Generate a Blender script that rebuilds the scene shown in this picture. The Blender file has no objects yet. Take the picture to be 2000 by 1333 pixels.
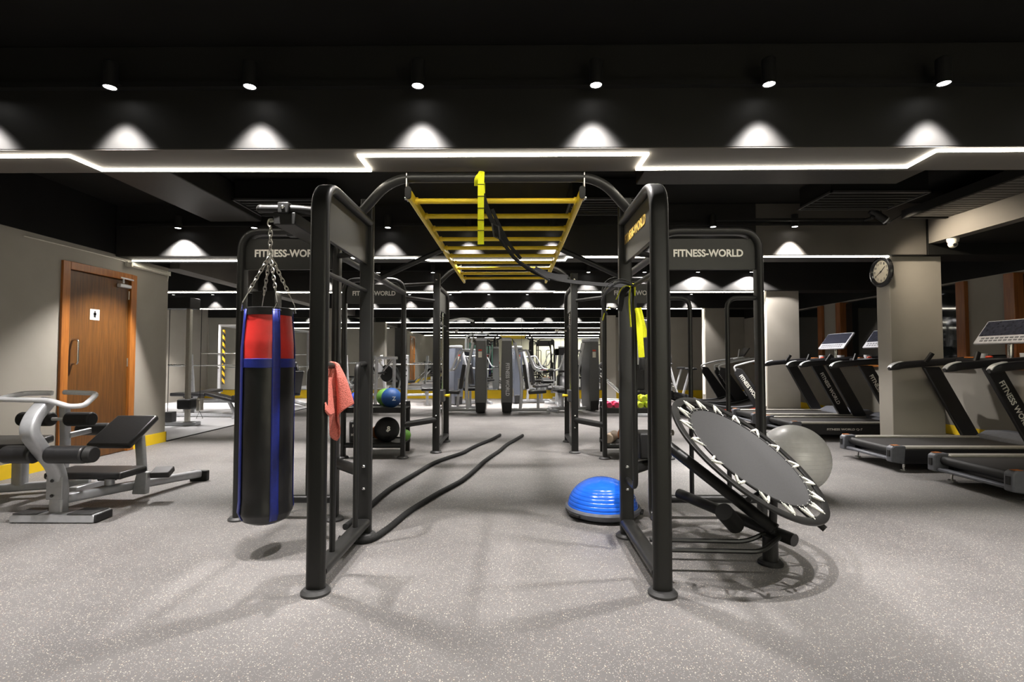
import bpy, math, random
from mathutils import Vector as V, Matrix
random.seed(7)
PI = math.pi
sc = bpy.context.scene
COL = sc.collection

# ------------------------------------------------------------------ materials
def mat(name, col, rough=0.5, metal=0.0, spec=0.5, var=0.10, scale=25.0, bump=0.0, emit=0.0, coat=0.0):
    m = bpy.data.materials.new(name); m.use_nodes = True
    nt = m.node_tree; b = nt.nodes['Principled BSDF']
    b.inputs['Roughness'].default_value = rough
    b.inputs['Metallic'].default_value = metal
    b.inputs['Specular IOR Level'].default_value = spec
    b.inputs['Coat Weight'].default_value = coat
    c = (col[0], col[1], col[2], 1)
    tc = nt.nodes.new('ShaderNodeTexCoord'); nz = nt.nodes.new('ShaderNodeTexNoise')
    nz.inputs['Scale'].default_value = scale; nz.inputs['Detail'].default_value = 3
    nt.links.new(tc.outputs['Object'], nz.inputs['Vector'])
    rp = nt.nodes.new('ShaderNodeValToRGB')
    rp.color_ramp.elements[0].position = .3; rp.color_ramp.elements[1].position = .7
    rp.color_ramp.elements[0].color = tuple(x*(1-var) for x in col)+(1,)
    rp.color_ramp.elements[1].color = tuple(min(1, x*(1+var)) for x in col)+(1,)
    nt.links.new(nz.outputs['Fac'], rp.inputs['Fac'])
    nt.links.new(rp.outputs['Color'], b.inputs['Base Color'])
    if bump:
        bp = nt.nodes.new('ShaderNodeBump'); bp.inputs['Strength'].default_value = bump
        bp.inputs['Distance'].default_value = .01
        nt.links.new(nz.outputs['Fac'], bp.inputs['Height']); nt.links.new(bp.outputs['Normal'], b.inputs['Normal'])
    if emit:
        b.inputs['Emission Color'].default_value = c; b.inputs['Emission Strength'].default_value = emit
    return m

M = {}
M['black'] = mat('black powder coat', (.012, .012, .0115), .40, 0, .40, .12, 300, .05)
M['sign'] = mat('sign plate black', (.020, .020, .018), .38, 0, .5, .06, 40)
M['plate'] = mat('dark grey plate', (.04, .04, .04), .5)
M['rubber'] = mat('black rubber', (.012, .012, .012), .6, 0, .4)
M['vinyl'] = mat('black vinyl', (.016, .016, .017), .36, 0, .5, .15, 60, .05)
M['bagvinyl'] = mat('bag black vinyl', (.010, .010, .010), .33, 0, .5, .2, 9, .35)
M['yellow'] = mat('yellow enamel', (.78, .56, .02), .35, 0, .5, .06)
M['ypaint'] = mat('yellow skirting paint', (.86, .58, .02), .55, 0, .3, .05, 6)
M['neon'] = mat('neon yellow webbing', (.78, .80, .02), .7, 0, .2, .1, 200)
M['strapdark'] = mat('black webbing', (.013, .013, .013), .75, 0, .2)
M['silver'] = mat('silver grey paint', (.43, .44, .46), .35, .45, .5, .06)
M['bright'] = mat('pale silver paint', (.62, .63, .65), .35, .3, .5, .05)
M['chrome'] = mat('chrome', (.72, .72, .70), .18, 1, .5, .03)
M['steel'] = mat('brushed steel', (.55, .53, .48), .3, 1, .5, .1, 90)
M['spring'] = mat('zinc spring', (.85, .85, .78), .35, .25, .5, .1, 150)
M['red'] = mat('red vinyl', (.60, .03, .025), .36, 0, .5, .12, 9, .2)
M['blue'] = mat('blue vinyl', (.012, .022, .20), .4, 0, .5, .12, 40)
M['bosu'] = mat('blue dome rubber', (.015, .14, .80), .22, 0, .5, .04)
M['navy'] = mat('navy rubber ball', (.012, .06, .20), .55, 0, .4, .15, 60)
M['royal'] = mat('royal blue rubber', (.012, .06, .50), .5)
M['orange'] = mat('orange rubber', (.42, .13, .02), .55)
M['green'] = mat('green rubber', (.10, .26, .03), .55)
M['pink'] = mat('pink vinyl dip', (.75, .05, .14), .5)
M['lime'] = mat('lime vinyl dip', (.62, .75, .03), .5)
M['ballgrey'] = mat('silver ball vinyl', (.74, .74, .74), .36, .1, .5, .04)
M['towel'] = mat('coral towel', (.68, .20, .16), .95, 0, .1, .22, 160, .8)
M['mattop'] = mat('trampoline mat weave', (.055, .055, .056), .7, 0, .3, .12, 220, .1)
M['rope'] = mat('black rope', (.017, .017, .017), .8, 0, .25, .3, 120, .2)
M['wall'] = mat('taupe wall paint', (.31, .288, .25), .7, 0, .25, .05, 2.2)
M['cream'] = mat('cream wall paint', (.80, .78, .64), .8, 0, .2, .03, 3)
M['blackpaint'] = mat('black ceiling paint', (.010, .010, .009), .8, 0, .2, .12, 2)
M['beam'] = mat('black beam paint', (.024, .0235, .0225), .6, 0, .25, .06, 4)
M['beamgrey'] = mat('grey and lit beam paint', (.13, .12, .105), .7, 0, .25, .06, 3)
M['duct'] = mat('dark duct paint', (.035, .034, .031), .5, 0, .3)
M['slat'] = mat('grey slat', (.085, .08, .07), .6)
M['console'] = mat('console silver', (.50, .51, .55), .35, .2)
M['screen'] = mat('dark console screen', (.030, .032, .045), .12, 0, .5, .3, 30)
M['tgrey'] = mat('treadmill grey plastic', (.11, .115, .13), .5, 0, .4)
M['tblack'] = mat('treadmill black', (.014, .014, .016), .4)
M['belt'] = mat('running belt', (.035, .033, .032), .65, 0, .3, .1, 200)
M['railtop'] = mat('aluminium foot rail', (.50, .48, .43), .4, .5)
M['shroud'] = mat('machine shroud grey', (.10, .102, .102), .42, 0, .5, .05)
M['bluegrey'] = mat('smoked shroud', (.09, .10, .125), .25, 0, .5, .05)
M['white'] = mat('white letter paint', (.90, .88, .81), .5, 0, .3, .03)
M['gold'] = mat('gold letter foil', (.62, .42, .10), .35, .35)
M['cable'] = mat('white plastic', (.62, .60, .52), .5)
M['clockface'] = mat('clock paper', (.62, .56, .44), .7, 0, .2, .05)
M['clockrim'] = mat('clock rim black', (.012, .012, .013), .22, 0, .5)
M['teal'] = mat('teal glass panel', (.25, .62, .52), .15)
M['palefloor'] = mat('pale grey vinyl floor', (.52, .52, .53), .3, 0, .4, .06, 1.5)
M['beige'] = mat('beige foam', (.50, .40, .30), .8)
M['redpl'] = mat('red plastic', (.55, .05, .02), .4)
M['led'] = mat('warm white led', (1, .93, .80), .5, 0, .5, 0, 1, 0, 26.0)
M['lens'] = mat('spot lens lit', (1, .97, .95), .5, 0, .5, 0, 1, 0, 14.0)
M['panelglow'] = mat('ceiling light panel', (1, .98, .88), .5, 0, .5, 0, 1, 0, 4.0)

def wood(name, c0, c1, rough=.4):
    m = mat(name, c1, rough); nt = m.node_tree; b = nt.nodes['Principled BSDF']
    tc = nt.nodes.new('ShaderNodeTexCoord'); mp = nt.nodes.new('ShaderNodeMapping')
    mp.inputs['Scale'].default_value = (18, 18, 1.1)
    n = nt.nodes.new('ShaderNodeTexNoise'); n.inputs['Scale'].default_value = 2.2; n.inputs['Detail'].default_value = 6; n.inputs['Distortion'].default_value = .8
    r = nt.nodes.new('ShaderNodeValToRGB'); r.color_ramp.elements[0].position = .35; r.color_ramp.elements[1].position = .68
    r.color_ramp.elements[0].color = c0+(1,); r.color_ramp.elements[1].color = c1+(1,)
    nt.links.new(tc.outputs['Object'], mp.inputs['Vector']); nt.links.new(mp.outputs['Vector'], n.inputs['Vector'])
    nt.links.new(n.outputs['Fac'], r.inputs['Fac']); nt.links.new(r.outputs['Color'], b.inputs['Base Color'])
    return m
M['door'] = wood('brown veneer', (.075, .029, .006), (.135, .054, .010))
M['doorframe'] = wood('orange stained wood', (.26, .085, .013), (.40, .145, .026))
M['winwood'] = wood('window wood', (.20, .062, .014), (.32, .11, .026))

def floor_mat():
    m = mat('speckled rubber floor', (.2, .2, .2), .48, 0, .35); nt = m.node_tree; b = nt.nodes['Principled BSDF']
    tc = nt.nodes.new('ShaderNodeTexCoord')
    n = nt.nodes.new('ShaderNodeTexNoise'); n.inputs['Scale'].default_value = .95; n.inputs['Detail'].default_value = 6; n.inputs['Roughness'].default_value = .6
    r = nt.nodes.new('ShaderNodeValToRGB'); r.color_ramp.elements[0].position = .3; r.color_ramp.elements[1].position = .72
    r.color_ramp.elements[0].color = (.118, .113, .112, 1); r.color_ramp.elements[1].color = (.198, .190, .186, 1)
    nt.links.new(tc.outputs['Object'], n.inputs['Vector']); nt.links.new(n.outputs['Fac'], r.inputs['Fac'])
    prev = r.outputs['Color']
    for scale, thr, col, keep in ((95, .25, (.58, .53, .44), .68), (170, .30, (.40, .385, .36), .55), (120, .24, (.34, .23, .17), .84)):
        vo = nt.nodes.new('ShaderNodeTexVoronoi'); vo.inputs['Scale'].default_value = scale
        nt.links.new(tc.outputs['Object'], vo.inputs['Vector'])
        sp = nt.nodes.new('ShaderNodeSeparateColor'); nt.links.new(vo.outputs['Color'], sp.inputs['Color'])
        a = nt.nodes.new('ShaderNodeMath'); a.operation = 'LESS_THAN'; a.inputs[1].default_value = thr
        nt.links.new(vo.outputs['Distance'], a.inputs[0])
        k = nt.nodes.new('ShaderNodeMath'); k.operation = 'GREATER_THAN'; k.inputs[1].default_value = keep
        nt.links.new(sp.outputs['Red'], k.inputs[0])
        mu = nt.nodes.new('ShaderNodeMath'); mu.operation = 'MULTIPLY'
        nt.links.new(a.outputs[0], mu.inputs[0]); nt.links.new(k.outputs[0], mu.inputs[1])
        mx = nt.nodes.new('ShaderNodeMixRGB'); mx.inputs['Color2'].default_value = col+(1,)
        nt.links.new(mu.outputs[0], mx.inputs['Fac']); nt.links.new(prev, mx.inputs['Color1'])
        prev = mx.outputs['Color']
    nt.links.new(prev, b.inputs['Base Color'])
    n2 = nt.nodes.new('ShaderNodeTexNoise'); n2.inputs['Scale'].default_value = 2.3; n2.inputs['Detail'].default_value = 4
    nt.links.new(tc.outputs['Object'], n2.inputs['Vector'])
    mr = nt.nodes.new('ShaderNodeMapRange'); mr.inputs['To Min'].default_value = .38; mr.inputs['To Max'].default_value = .62
    nt.links.new(n2.outputs['Fac'], mr.inputs['Value']); nt.links.new(mr.outputs['Result'], b.inputs['Roughness'])
    return m
M['floor'] = floor_mat()

def mirror_mat():
    m = mat('mirror glass', (.86, .88, .87), .0, 1, .5, 0); return m
M['mirror'] = mirror_mat()
M['night'] = mat('night window glass', (.012, .014, .014), .04, 0, .9, .1)
def stripe_mat():
    m = mat('hazard stripes', (.8, .5, .02), .5); nt = m.node_tree; b = nt.nodes['Principled BSDF']
    tc = nt.nodes.new('ShaderNodeTexCoord'); w = nt.nodes.new('ShaderNodeTexWave')
    w.wave_type = 'BANDS'; w.bands_direction = 'DIAGONAL'; w.inputs['Scale'].default_value = 3.2
    r = nt.nodes.new('ShaderNodeValToRGB'); r.color_ramp.interpolation = 'CONSTANT'
    r.color_ramp.elements[0].color = (.01, .01, .01, 1); r.color_ramp.elements[1].color = (.85, .48, .02, 1); r.color_ramp.elements[1].position = .5
    nt.links.new(tc.outputs['Object'], w.inputs['Vector']); nt.links.new(w.outputs['Color'], r.inputs['Fac']); nt.links.new(r.outputs['Color'], b.inputs['Base Color'])
    return m
M['hazard'] = stripe_mat()

# ------------------------------------------------------------------ mesh tools
_txt = {}
def text_geo(s, bold):
    k = (s, bold)
    if k not in _txt:
        cu = bpy.data.curves.new('t', 'FONT'); cu.body = s; cu.size = 1; cu.extrude = .012; cu.offset = bold
        cu.align_x = 'CENTER'; cu.align_y = 'CENTER'; cu.resolution_u = 3
        o = bpy.data.objects.new('t', cu); COL.objects.link(o)
        bpy.context.view_layer.update()
        me = bpy.data.meshes.new_from_object(o.evaluated_get(bpy.context.evaluated_depsgraph_get()))
        vs = [tuple(v.co) for v in me.vertices]; fs = [tuple(p.vertices) for p in me.polygons]
        xs = [v[0] for v in vs]; ys = [v[1] for v in vs]
        cx, cy = (max(xs)+min(xs))/2, (max(ys)+min(ys))/2
        vs = [(v[0]-cx, v[1]-cy, v[2]) for v in vs]
        bpy.data.objects.remove(o); bpy.data.meshes.remove(me); bpy.data.curves.remove(cu)
        _txt[k] = (vs, fs, max(xs)-min(xs), max(ys)-min(ys))
    return _txt[k]

def oval(w, h, n=8):
    """stadium outline, w along the reference axis, h along the other"""
    out = []
    if w >= h:
        r = h/2; d = w/2-r
        for i in range(n+1):
            a = -PI/2+PI*i/n; out.append((d+r*math.cos(a), r*math.sin(a)))
        for i in range(n+1):
            a = PI/2+PI*i/n; out.append((-d+r*math.cos(a), r*math.sin(a)))
    else:
        out = [(y, x) for x, y in reversed(oval(h, w, n))]
    return out
def rrect(w, h, r, n=3):
    out = []
    for cx, cy, a0 in ((w/2-r, h/2-r, 0), (-w/2+r, h/2-r, PI/2), (-w/2+r, -h/2+r, PI), (w/2-r, -h/2+r, 1.5*PI)):
        for i in range(n+1):
            a = a0+PI/2*i/n; out.append((cx+r*math.cos(a), cy+r*math.sin(a)))
    return out
def circ(r, n=12): return [(r*math.cos(2*PI*i/n), r*math.sin(2*PI*i/n)) for i in range(n)]

def fillet(pts, r, n=6):
    pts = [V(p) for p in pts]; out = [pts[0]]
    for i in range(1, len(pts)-1):
        p = pts[i]; a = pts[i-1]-p; b = pts[i+1]-p
        la, lb = a.length, b.length; a.normalize(); b.normalize()
        t = min(r, la*.49, lb*.49)
        p0, p2 = p+a*t, p+b*t
        for k in range(n+1):
            s = k/n; out.append(p0*(1-s)**2+p*2*s*(1-s)+p2*s*s)
    out.append(pts[-1]); return out

def catmull(pts, n=8):
    P = [V(p) for p in pts]; P = [P[0]*2-P[1]]+P+[P[-1]*2-P[-2]]; out = []
    for i in range(1, len(P)-2):
        for k in range(n):
            t = k/n
            out.append(.5*((2*P[i])+(P[i+1]-P[i-1])*t+(2*P[i-1]-5*P[i]+4*P[i+1]-P[i+2])*t*t+(3*P[i]-P[i-1]-3*P[i+1]+P[i+2])*t**3))
    out.append(P[-2]); return out

class MB:
    def __init__(s): s.v = []; s.f = []
    def add(s, vs, fs):
        b = len(s.v); s.v.extend(V(v) for v in vs); s.f.extend(tuple(b+i for i in f) for f in fs); return s
    def box(s, x0, x1, y0, y1, z0, z1):
        return s.add([(x, y, z) for z in (z0, z1) for y in (y0, y1) for x in (x0, x1)],
                     [(0, 2, 3, 1), (4, 5, 7, 6), (0, 1, 5, 4), (2, 6, 7, 3), (0, 4, 6, 2), (1, 3, 7, 5)])
    def obox(s, c, size, X=(1, 0, 0), Y=(0, 1, 0)):
        X = V(X).normalized(); Y = V(Y); Y = (Y-X*Y.dot(X)).normalized(); Z = X.cross(Y); c = V(c)
        h = [q/2 for q in size]
        return s.add([c+X*h[0]*i+Y*h[1]*j+Z*h[2]*k for k in (-1, 1) for j in (-1, 1) for i in (-1, 1)],
                     [(0, 2, 3, 1), (4, 5, 7, 6), (0, 1, 5, 4), (2, 6, 7, 3), (0, 4, 6, 2), (1, 3, 7, 5)])
    def sweep(s, path, prof, ref=None, closed=False, scale=None):
        P = [V(p) for p in path]; n = len(P); m = len(prof); T = []
        for i in range(n):
            a = P[(i-1) % n] if (closed or i > 0) else P[0]
            b = P[(i+1) % n] if (closed or i < n-1) else P[-1]
            T.append((b-a).normalized())
        A = []
        if ref is not None:
            r = V(ref)
            for t in T:
                a = r-t*r.dot(t)
                A.append(a.normalized())
        else:
            r = V((0, 0, 1)) if abs(T[0].z) < .9 else V((1, 0, 0))
            a = (r-T[0]*r.dot(T[0])).normalized()
            for t in T:
                a = (a-t*a.dot(t)).normalized(); A.append(a)
        vs = []
        for i in range(n):
            b = T[i].cross(A[i]); k = scale[i] if scale else 1
            for x, y in prof: vs.append(P[i]+A[i]*x*k+b*y*k)
        fs = []
        for i in range(n if closed else n-1):
            j = (i+1) % n
            for q in range(m):
                w = (q+1) % m; fs.append((i*m+q, i*m+w, j*m+w, j*m+q))
        if not closed:
            fs.append(tuple(range(m))[::-1]); fs.append(tuple((n-1)*m+q for q in range(m)))
        return s.add(vs, fs)
    def tube(s, path, r, n=10, closed=False): return s.sweep(path, circ(r, n), None, closed)
    def cyl(s, p0, p1, r0, r1=None, n=18):
        r1 = r0 if r1 is None else r1
        return s.sweep([p0, p1], circ(1, n), None, False, [r0, r1])
    def lathe(s, prof, o=(0, 0, 0), axis=(0, 0, 1), n=28, cap=True):
        Z = V(axis).normalized(); r = V((1, 0, 0)) if abs(Z.x) < .9 else V((0, 1, 0))
        X = (r-Z*r.dot(Z)).normalized(); Y = Z.cross(X); o = V(o); vs = []
        for R, z in prof:
            for i in range(n):
                a = 2*PI*i/n; vs.append(o+Z*z+X*(R*math.cos(a))+Y*(R*math.sin(a)))
        fs = []
        for k in range(len(prof)-1):
            for i in range(n):
                j = (i+1) % n; fs.append((k*n+i, k*n+j, (k+1)*n+j, (k+1)*n+i))
        if cap and prof[0][0] > 1e-5: fs.append(tuple(range(n))[::-1])
        if cap and prof[-1][0] > 1e-5: fs.append(tuple((len(prof)-1)*n+i for i in range(n)))
        return s.add(vs, fs)
    def sphere(s, c, r, nu=28, nv=16, sz=1.0):
        return s.lathe([(max(r*math.sin(PI*i/nv), 1e-6), -r*sz*math.cos(PI*i/nv)) for i in range(nv+1)], c, n=nu)
    def prism(s, poly, vec):
        n = len(poly); p = [V(q) for q in poly]; d = V(vec)
        return s.add(p+[q+d for q in p], [tuple(range(n))[::-1], tuple(range(n, 2*n))]+[(i, (i+1) % n, n+(i+1) % n, n+i) for i in range(n)])
    def torus(s, c, R, r, axis=(0, 0, 1), n=24, m=8):
        Z = V(axis).normalized(); q = V((1, 0, 0)) if abs(Z.x) < .9 else V((0, 1, 0))
        X = (q-Z*q.dot(Z)).normalized(); Y = Z.cross(X); c = V(c)
        return s.sweep([c+X*R*math.cos(2*PI*i/n)+Y*R*math.sin(2*PI*i/n) for i in range(n)], circ(r, m), Z, True)
    def text(s, t, cap, c, xd, up, width=None, bold=.03):
        vs, fs, w, h = text_geo(t, bold); xd = V(xd).normalized(); up = V(up).normalized(); nd = xd.cross(up); c = V(c)
        ky = cap/h; kx = (width/w) if width else ky
        return s.add([c+xd*v[0]*kx+up*v[1]*ky+nd*v[2]*ky for v in vs], fs)
    def build(s, name, m, parent=None, bev=0.0, seg=2, smooth=True, angle=38, kind=None, label=None):
        off = V((0, 0, 0)); r = parent
        while r is not None:
            if r.parent is None: off = V(r.location)
            r = r.parent
        me = bpy.data.meshes.new(name); me.from_pydata([tuple(v-off) for v in s.v], [], s.f)
        import bmesh
        bm = bmesh.new(); bm.from_mesh(me); bmesh.ops.remove_doubles(bm, verts=bm.verts, dist=1e-6)
        bmesh.ops.recalc_face_normals(bm, faces=bm.faces); bm.to_mesh(me); bm.free()
        me.materials.append(M[m] if isinstance(m, str) else m)
        if smooth:
            me.shade_smooth(); me.set_sharp_from_angle(angle=math.radians(angle))
        o = bpy.data.objects.new(name, me); COL.objects.link(o)
        if parent: o.parent = parent
        if bev:
            b = o.modifiers.new('b', 'BEVEL'); b.width = bev; b.segments = seg; b.limit_method = 'ANGLE'; b.angle_limit = math.radians(40)
        if kind: o['kind'] = kind
        if label: o['label'] = label
        return o

def thing(name, label, cat, loc=(0, 0, 0), group=None):
    o = bpy.data.objects.new(name, None); COL.objects.link(o); o.location = loc; o.empty_display_size = .1
    o['label'] = label; o['category'] = cat
    if group: o['group'] = group
    return o
def tag(o, label, cat, group=None):
    o['label'] = label; o['category'] = cat
    if group: o['group'] = group
    return o
def copy_tree(o, parent=None):
    c = o.copy(); COL.objects.link(c)
    if parent: c.parent = parent
    for ch in o.children: copy_tree(ch, c)
    return c
def dup(root, loc, rz=0, label=None, group=None):
    r = copy_tree(root); r.location = loc; r.rotation_euler = (0, 0, rz)
    if label: r['label'] = label
    if group: r['group'] = group
    return r
def struct(name, mb, m, parent=None, bev=0, label=None):
    return mb.build(name, m, parent, bev, kind=None if parent else 'structure', label=label)

# ------------------------------------------------------------------ room shell
ZB = 2.5          # underside of the beams
ZC = 3.15         # ceiling
XW, XR_ = -5.1, 6.95
struct('floor', MB().box(-9.7, 7.3, -3.4, 15.8, -.1, 0), 'floor')
struct('floor_left', MB().box(-9.5, -5.1, 7.45, 15.62, .0005, .006), 'palefloor')
struct('trim_1', MB().box(-5.1, -5.07, 7.45, 15.55, .0005, .012), 'rubber')
struct('ceiling', MB().box(-9.7, 7.3, -3.4, 15.8, ZC, ZC+.1), 'blackpaint')
# left wall with its doorway
DY0, DY1, DZ = 5.66, 6.78, 2.31
w = MB().box(XW-.15, XW, -3.3, DY0, 0, 2.53).box(XW-.15, XW, DY1, 7.42, 0, 2.53).box(XW-.15, XW, DY0, DY1, DZ, 2.53)
struct('wall_left', w, 'wall')
struct('trim_2', MB().box(XW-.15, XW+.02, -3.3, 7.42, 2.53, ZC), 'blackpaint')
struct('wall_left_far', MB().box(-9.65, -9.5, 7.3, 15.7, 0, ZC), 'wall')
struct('wall_partition', MB().box(-9.5, XW-.15, 7.27, 7.42, 0, ZC), 'wall')
struct('trim_3', MB().box(-5.22, -4.94, 7.42, 15.6, ZB+.02, ZC), 'beamgrey')
struct('baseboard_left', MB().box(XW, XW+.015, -3.3, DY0, 0, .145).box(XW, XW+.015, DY1, 7.435, 0, .145).box(XW-.15, XW+.015, 7.42, 7.435, 0, .145), 'ypaint')
struct('wall_back', MB().box(-9.7, 7.3, 15.65, 15.8, 0, 2.47), 'wall')
struct('trim_13', MB().box(-9.7, 7.3, 15.648, 15.8, 2.471, ZC), 'blackpaint')
struct('baseboard_back', MB().box(-9.5, XR_, 15.56, 15.65, 0, .25), 'ypaint')
struct('wall_front', MB().box(-9.7, 7.3, -3.4, -3.25, 0, ZC), 'cream')
# right wall with three windows
WIN = ((4.6, 7.28), (7.91, 11.1), (11.6, 14.9)); SZ, TZ = 1.08, 2.40
w = MB().box(XR_, XR_+.2, -3.3, 15.7, 0, SZ).box(XR_, XR_+.2, -3.3, 15.7, TZ, 2.42)
ys = [-3.3]+[q for a in WIN for q in a]+[15.7]
for i in range(0, len(ys), 2): w.box(XR_, XR_+.2, ys[i], ys[i+1], SZ, TZ)
struct('wall_right', w, 'wall')
struct('trim_4', MB().box(XR_-.02, XR_+.2, -3.3, 15.6, 2.42, ZC), 'blackpaint')
struct('baseboard_right', MB().box(XR_-.015, XR_, -3.3, 15.55, 0, .145), 'ypaint')
for i, (a, b) in enumerate(WIN):
    f = MB()
    for y0, y1 in ((a, a+.16), (b-.16, b)): f.box(XR_-.06, XR_+.12, y0, y1, SZ, TZ)
    o = struct('window_%d' % (i+1), f, 'winwood', None, .006)
    MB().box(XR_+.07, XR_+.08, a+.02, b-.02, SZ+.02, TZ-.02).build('pane', 'night', o)
    MB().box(XR_-.1, XR_+.06, a-.03, b+.03, SZ-.035, SZ+.005).build('sill', 'doorframe', o, .006)
# dropped soffit over the treadmills
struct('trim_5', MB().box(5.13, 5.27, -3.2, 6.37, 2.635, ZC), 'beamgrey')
struct('trim_6', MB().box(5.28, XR_-.03, -3.2, 6.37, 2.635, ZC), 'blackpaint')

# beams: y front, y back
BEAMS = [(-.2, .2), (3.11, 3.50), (6.39, 6.85), (9.69, 10.1), (12.99, 13.4)]
for i, (a, b) in enumerate(BEAMS):
    x0, x1 = ((-5.07, 5.12), (-5.07, 5.12), (-5.07, 3.0), (-4.93, XR_-.03), (-4.93, XR_-.03))[i]
    struct('ceiling_beam', MB().box(x0, x1, a, b, ZB, ZC), 'beam', None, .004)
    if i > 2: struct('ceiling_beam', MB().box(-9.49, -5.23, a, b, ZB, ZC), 'beam', None, .004)
struct('ceiling_beam', MB().box(3.001, 5.12, 6.39, 6.85, ZB, ZC), 'beamgrey', None, .004)  # beam end coloured lighter, as if lit by the track spotlight
struct('ceiling_beam', MB().box(5.13, XR_-.03, 6.38, 6.85, ZB, ZC), 'blackpaint')
for x0, x1, y0, y1 in ((4.70, 5.35, 6.46, 6.70), (4.75, 5.37, 9.75, 10.0), (4.80, 5.36, 13.05, 13.3), (-5.06, -4.62, 9.72, 10.0), (-5.06, -4.62, 13.02, 13.3), (2.62, 2.95, 15.2, 15.55)):
    struct('column', MB().box(x0, x1, y0, y1, 0, ZB-.006), 'duct' if (x0 < 0 and y0 < 10) else 'wall', None, .006)
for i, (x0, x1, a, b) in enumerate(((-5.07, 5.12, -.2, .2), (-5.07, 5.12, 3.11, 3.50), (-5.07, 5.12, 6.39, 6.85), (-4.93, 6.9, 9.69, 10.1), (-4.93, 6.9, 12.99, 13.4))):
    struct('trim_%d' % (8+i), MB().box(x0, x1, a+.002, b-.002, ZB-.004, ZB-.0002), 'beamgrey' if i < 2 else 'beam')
# ceiling services
for i, (x0, x1, y0, y1, z0) in enumerate(((-3.75, -3.12, 3.52, 6.19, 2.88), (1.2, 3.8, 4.2, 5.1, 2.95), (-4.9, 4.8, 7.6, 8.4, 2.84), (-4.8, 4.8, 11.0, 11.8, 2.84))):
    tag(MB().box(x0, x1, y0, y1, z0, ZC-.001).build('air_duct', 'duct', None, .01),
        ['dark air duct running away from the camera above the punching bag side', 'dark flat air duct hanging above the sloped trampoline', 'dark air duct crossing between the second and third ceiling beams', 'dark air duct crossing between the third and fourth ceiling beams'][i], 'duct')
for (cx, cy, lab) in ((-2.55, 5.75, 'square black ceiling air vent above the punching bag wing'), (1.1, 5.75, 'square black ceiling air vent just beyond the yellow ladder bars'), (3.75, 5.55, 'square black ceiling air vent nearest the wall clock column')):
    t = thing('ceiling_vent', lab, 'vent', (cx, cy, 2.9))
    MB().box(cx-.5, cx+.5, cy-.3, cy+.3, 2.93, ZC-.002).build('housing', 'blackpaint', t, .01)
    f = MB()
    for a in (-1, 1): f.box(cx-.52, cx+.52, cy+a*.32-.02*(a > 0), cy+a*.32+.02*(a < 0), 2.91, 2.93).box(cx+a*.52-.02*(a > 0), cx+a*.52+.02*(a < 0), cy-.32, cy+.32, 2.91, 2.93)
    f.build('frame', 'plate', t)
    g = MB()
    for k in range(7): g.box(cx-.48, cx+.48, cy-.27+k*.09-.012, cy-.27+k*.09+.012, 2.916, 2.926)
    g.build('grille', 'duct', t)
t = thing('slatted_ceiling_panel', 'grey slatted panel hung under the ceiling above the nearest treadmill', 'ceiling panel', (4.85, 5.2, 2.87))
MB().box(4.6, 4.64, 3.6, 6.1, 2.87, 2.97).box(4.64, 5.12, 6.06, 6.1, 2.87, 2.97).build('edge_rail', 'blackpaint', t)
g = MB()
for k in range(30): g.box(4.645, 5.115, 3.62+k*.081, 3.62+k*.081+.06, 2.88, 2.90)
g.build('slat_panel', 'slat', t)
MB().box(4.645, 5.115, 3.6, 6.05, 2.93, 2.96).build('backing', 'blackpaint', t)

# wall mirror along the back
mir = thing('wall_mirror', 'long frameless mirror covering the back wall above the yellow skirting', 'mirror', (-3, 15.6, .26))
x = -9.45
while x < 2.5:
    MB().box(x+.004, x+1.196, 15.62, 15.645, .262, 2.46).build('mirror_panel', 'mirror', mir); x += 1.2

# wall behind the camera: bright reception zone that the mirror shows
struct('trim_7', MB().box(-3.4, -1.6, -3.24, -3.2, .2, 2.3), 'teal')
cl = thing('ceiling_light', 'wide white light panel on the ceiling behind the camera', 'ceiling light', (3.1, -2.3, 2.6))
MB().box(1.4, 4.8, -2.7, -1.9, 2.62, 2.66).build('housing', 'cable', cl)
MB().box(1.45, 4.75, -2.65, -1.95, 2.612, 2.619).build('diffuser', 'panelglow', cl)
def lamp(kind, loc, energy, parent=None, **k):
    l = bpy.data.lights.new('lamp', kind); l.energy = energy
    for a, b in k.items(): setattr(l, a, b)
    o = bpy.data.objects.new('lamp', l); COL.objects.link(o)
    if parent:
        o.parent = parent; o.location = V(loc)-V(parent.location)
    else: o.location = loc
    return o
lamp('AREA', (3.1, -2.3, 2.6), 130, cl, shape='RECTANGLE', size=3.2, size_y=.7, color=(1, .97, .86))

# ------------------------------------------------------------------ led strips and glowing column sides
def strip(pts, label, name='led_strip'):
    t = thing(name, label, 'led strip', (0, pts[0][1], ZB))
    m = MB()
    for (x0, y0), (x1, y1) in zip(pts, pts[1:]):
        d = V((x1-x0, y1-y0, 0)); e = d.normalized()*.009
        m.obox(((x0+x1)/2, (y0+y1)/2, ZB-.0105), (d.length+.016, .018, .013), d, (-d.y, d.x, 0))
    m.build('diffuser', 'led', t, 0, smooth=False)
strip([(-5.05, 3.19), (-2.84, 3.19), (-2.83, 3.43), (-1.0, 3.45), (-1.0, 3.2), (.825, 3.19), (.82, 3.44), (2.62, 3.42), (2.6, 3.15), (5.1, 3.13)], 'zigzag white led strip under the ceiling beam nearest the camera')
strip([(-5.05, 6.66), (-3.2, 6.66), (-3.19, 6.49), (-1.3, 6.49), (-1.12, 6.68), (.63, 6.67), (.64, 6.46), (4.68, 6.45)], 'white led strip under the second ceiling beam, ending at the wall clock')
strip([(-4.9, 9.78), (-4.6, 9.78), (-4.55, 9.88), (-1.1, 9.88), (-1.04, 9.78), (.72, 9.78), (.73, 9.88), (4.6, 9.88), (4.7, 9.74)], 'white led strip under the third ceiling beam')
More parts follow.
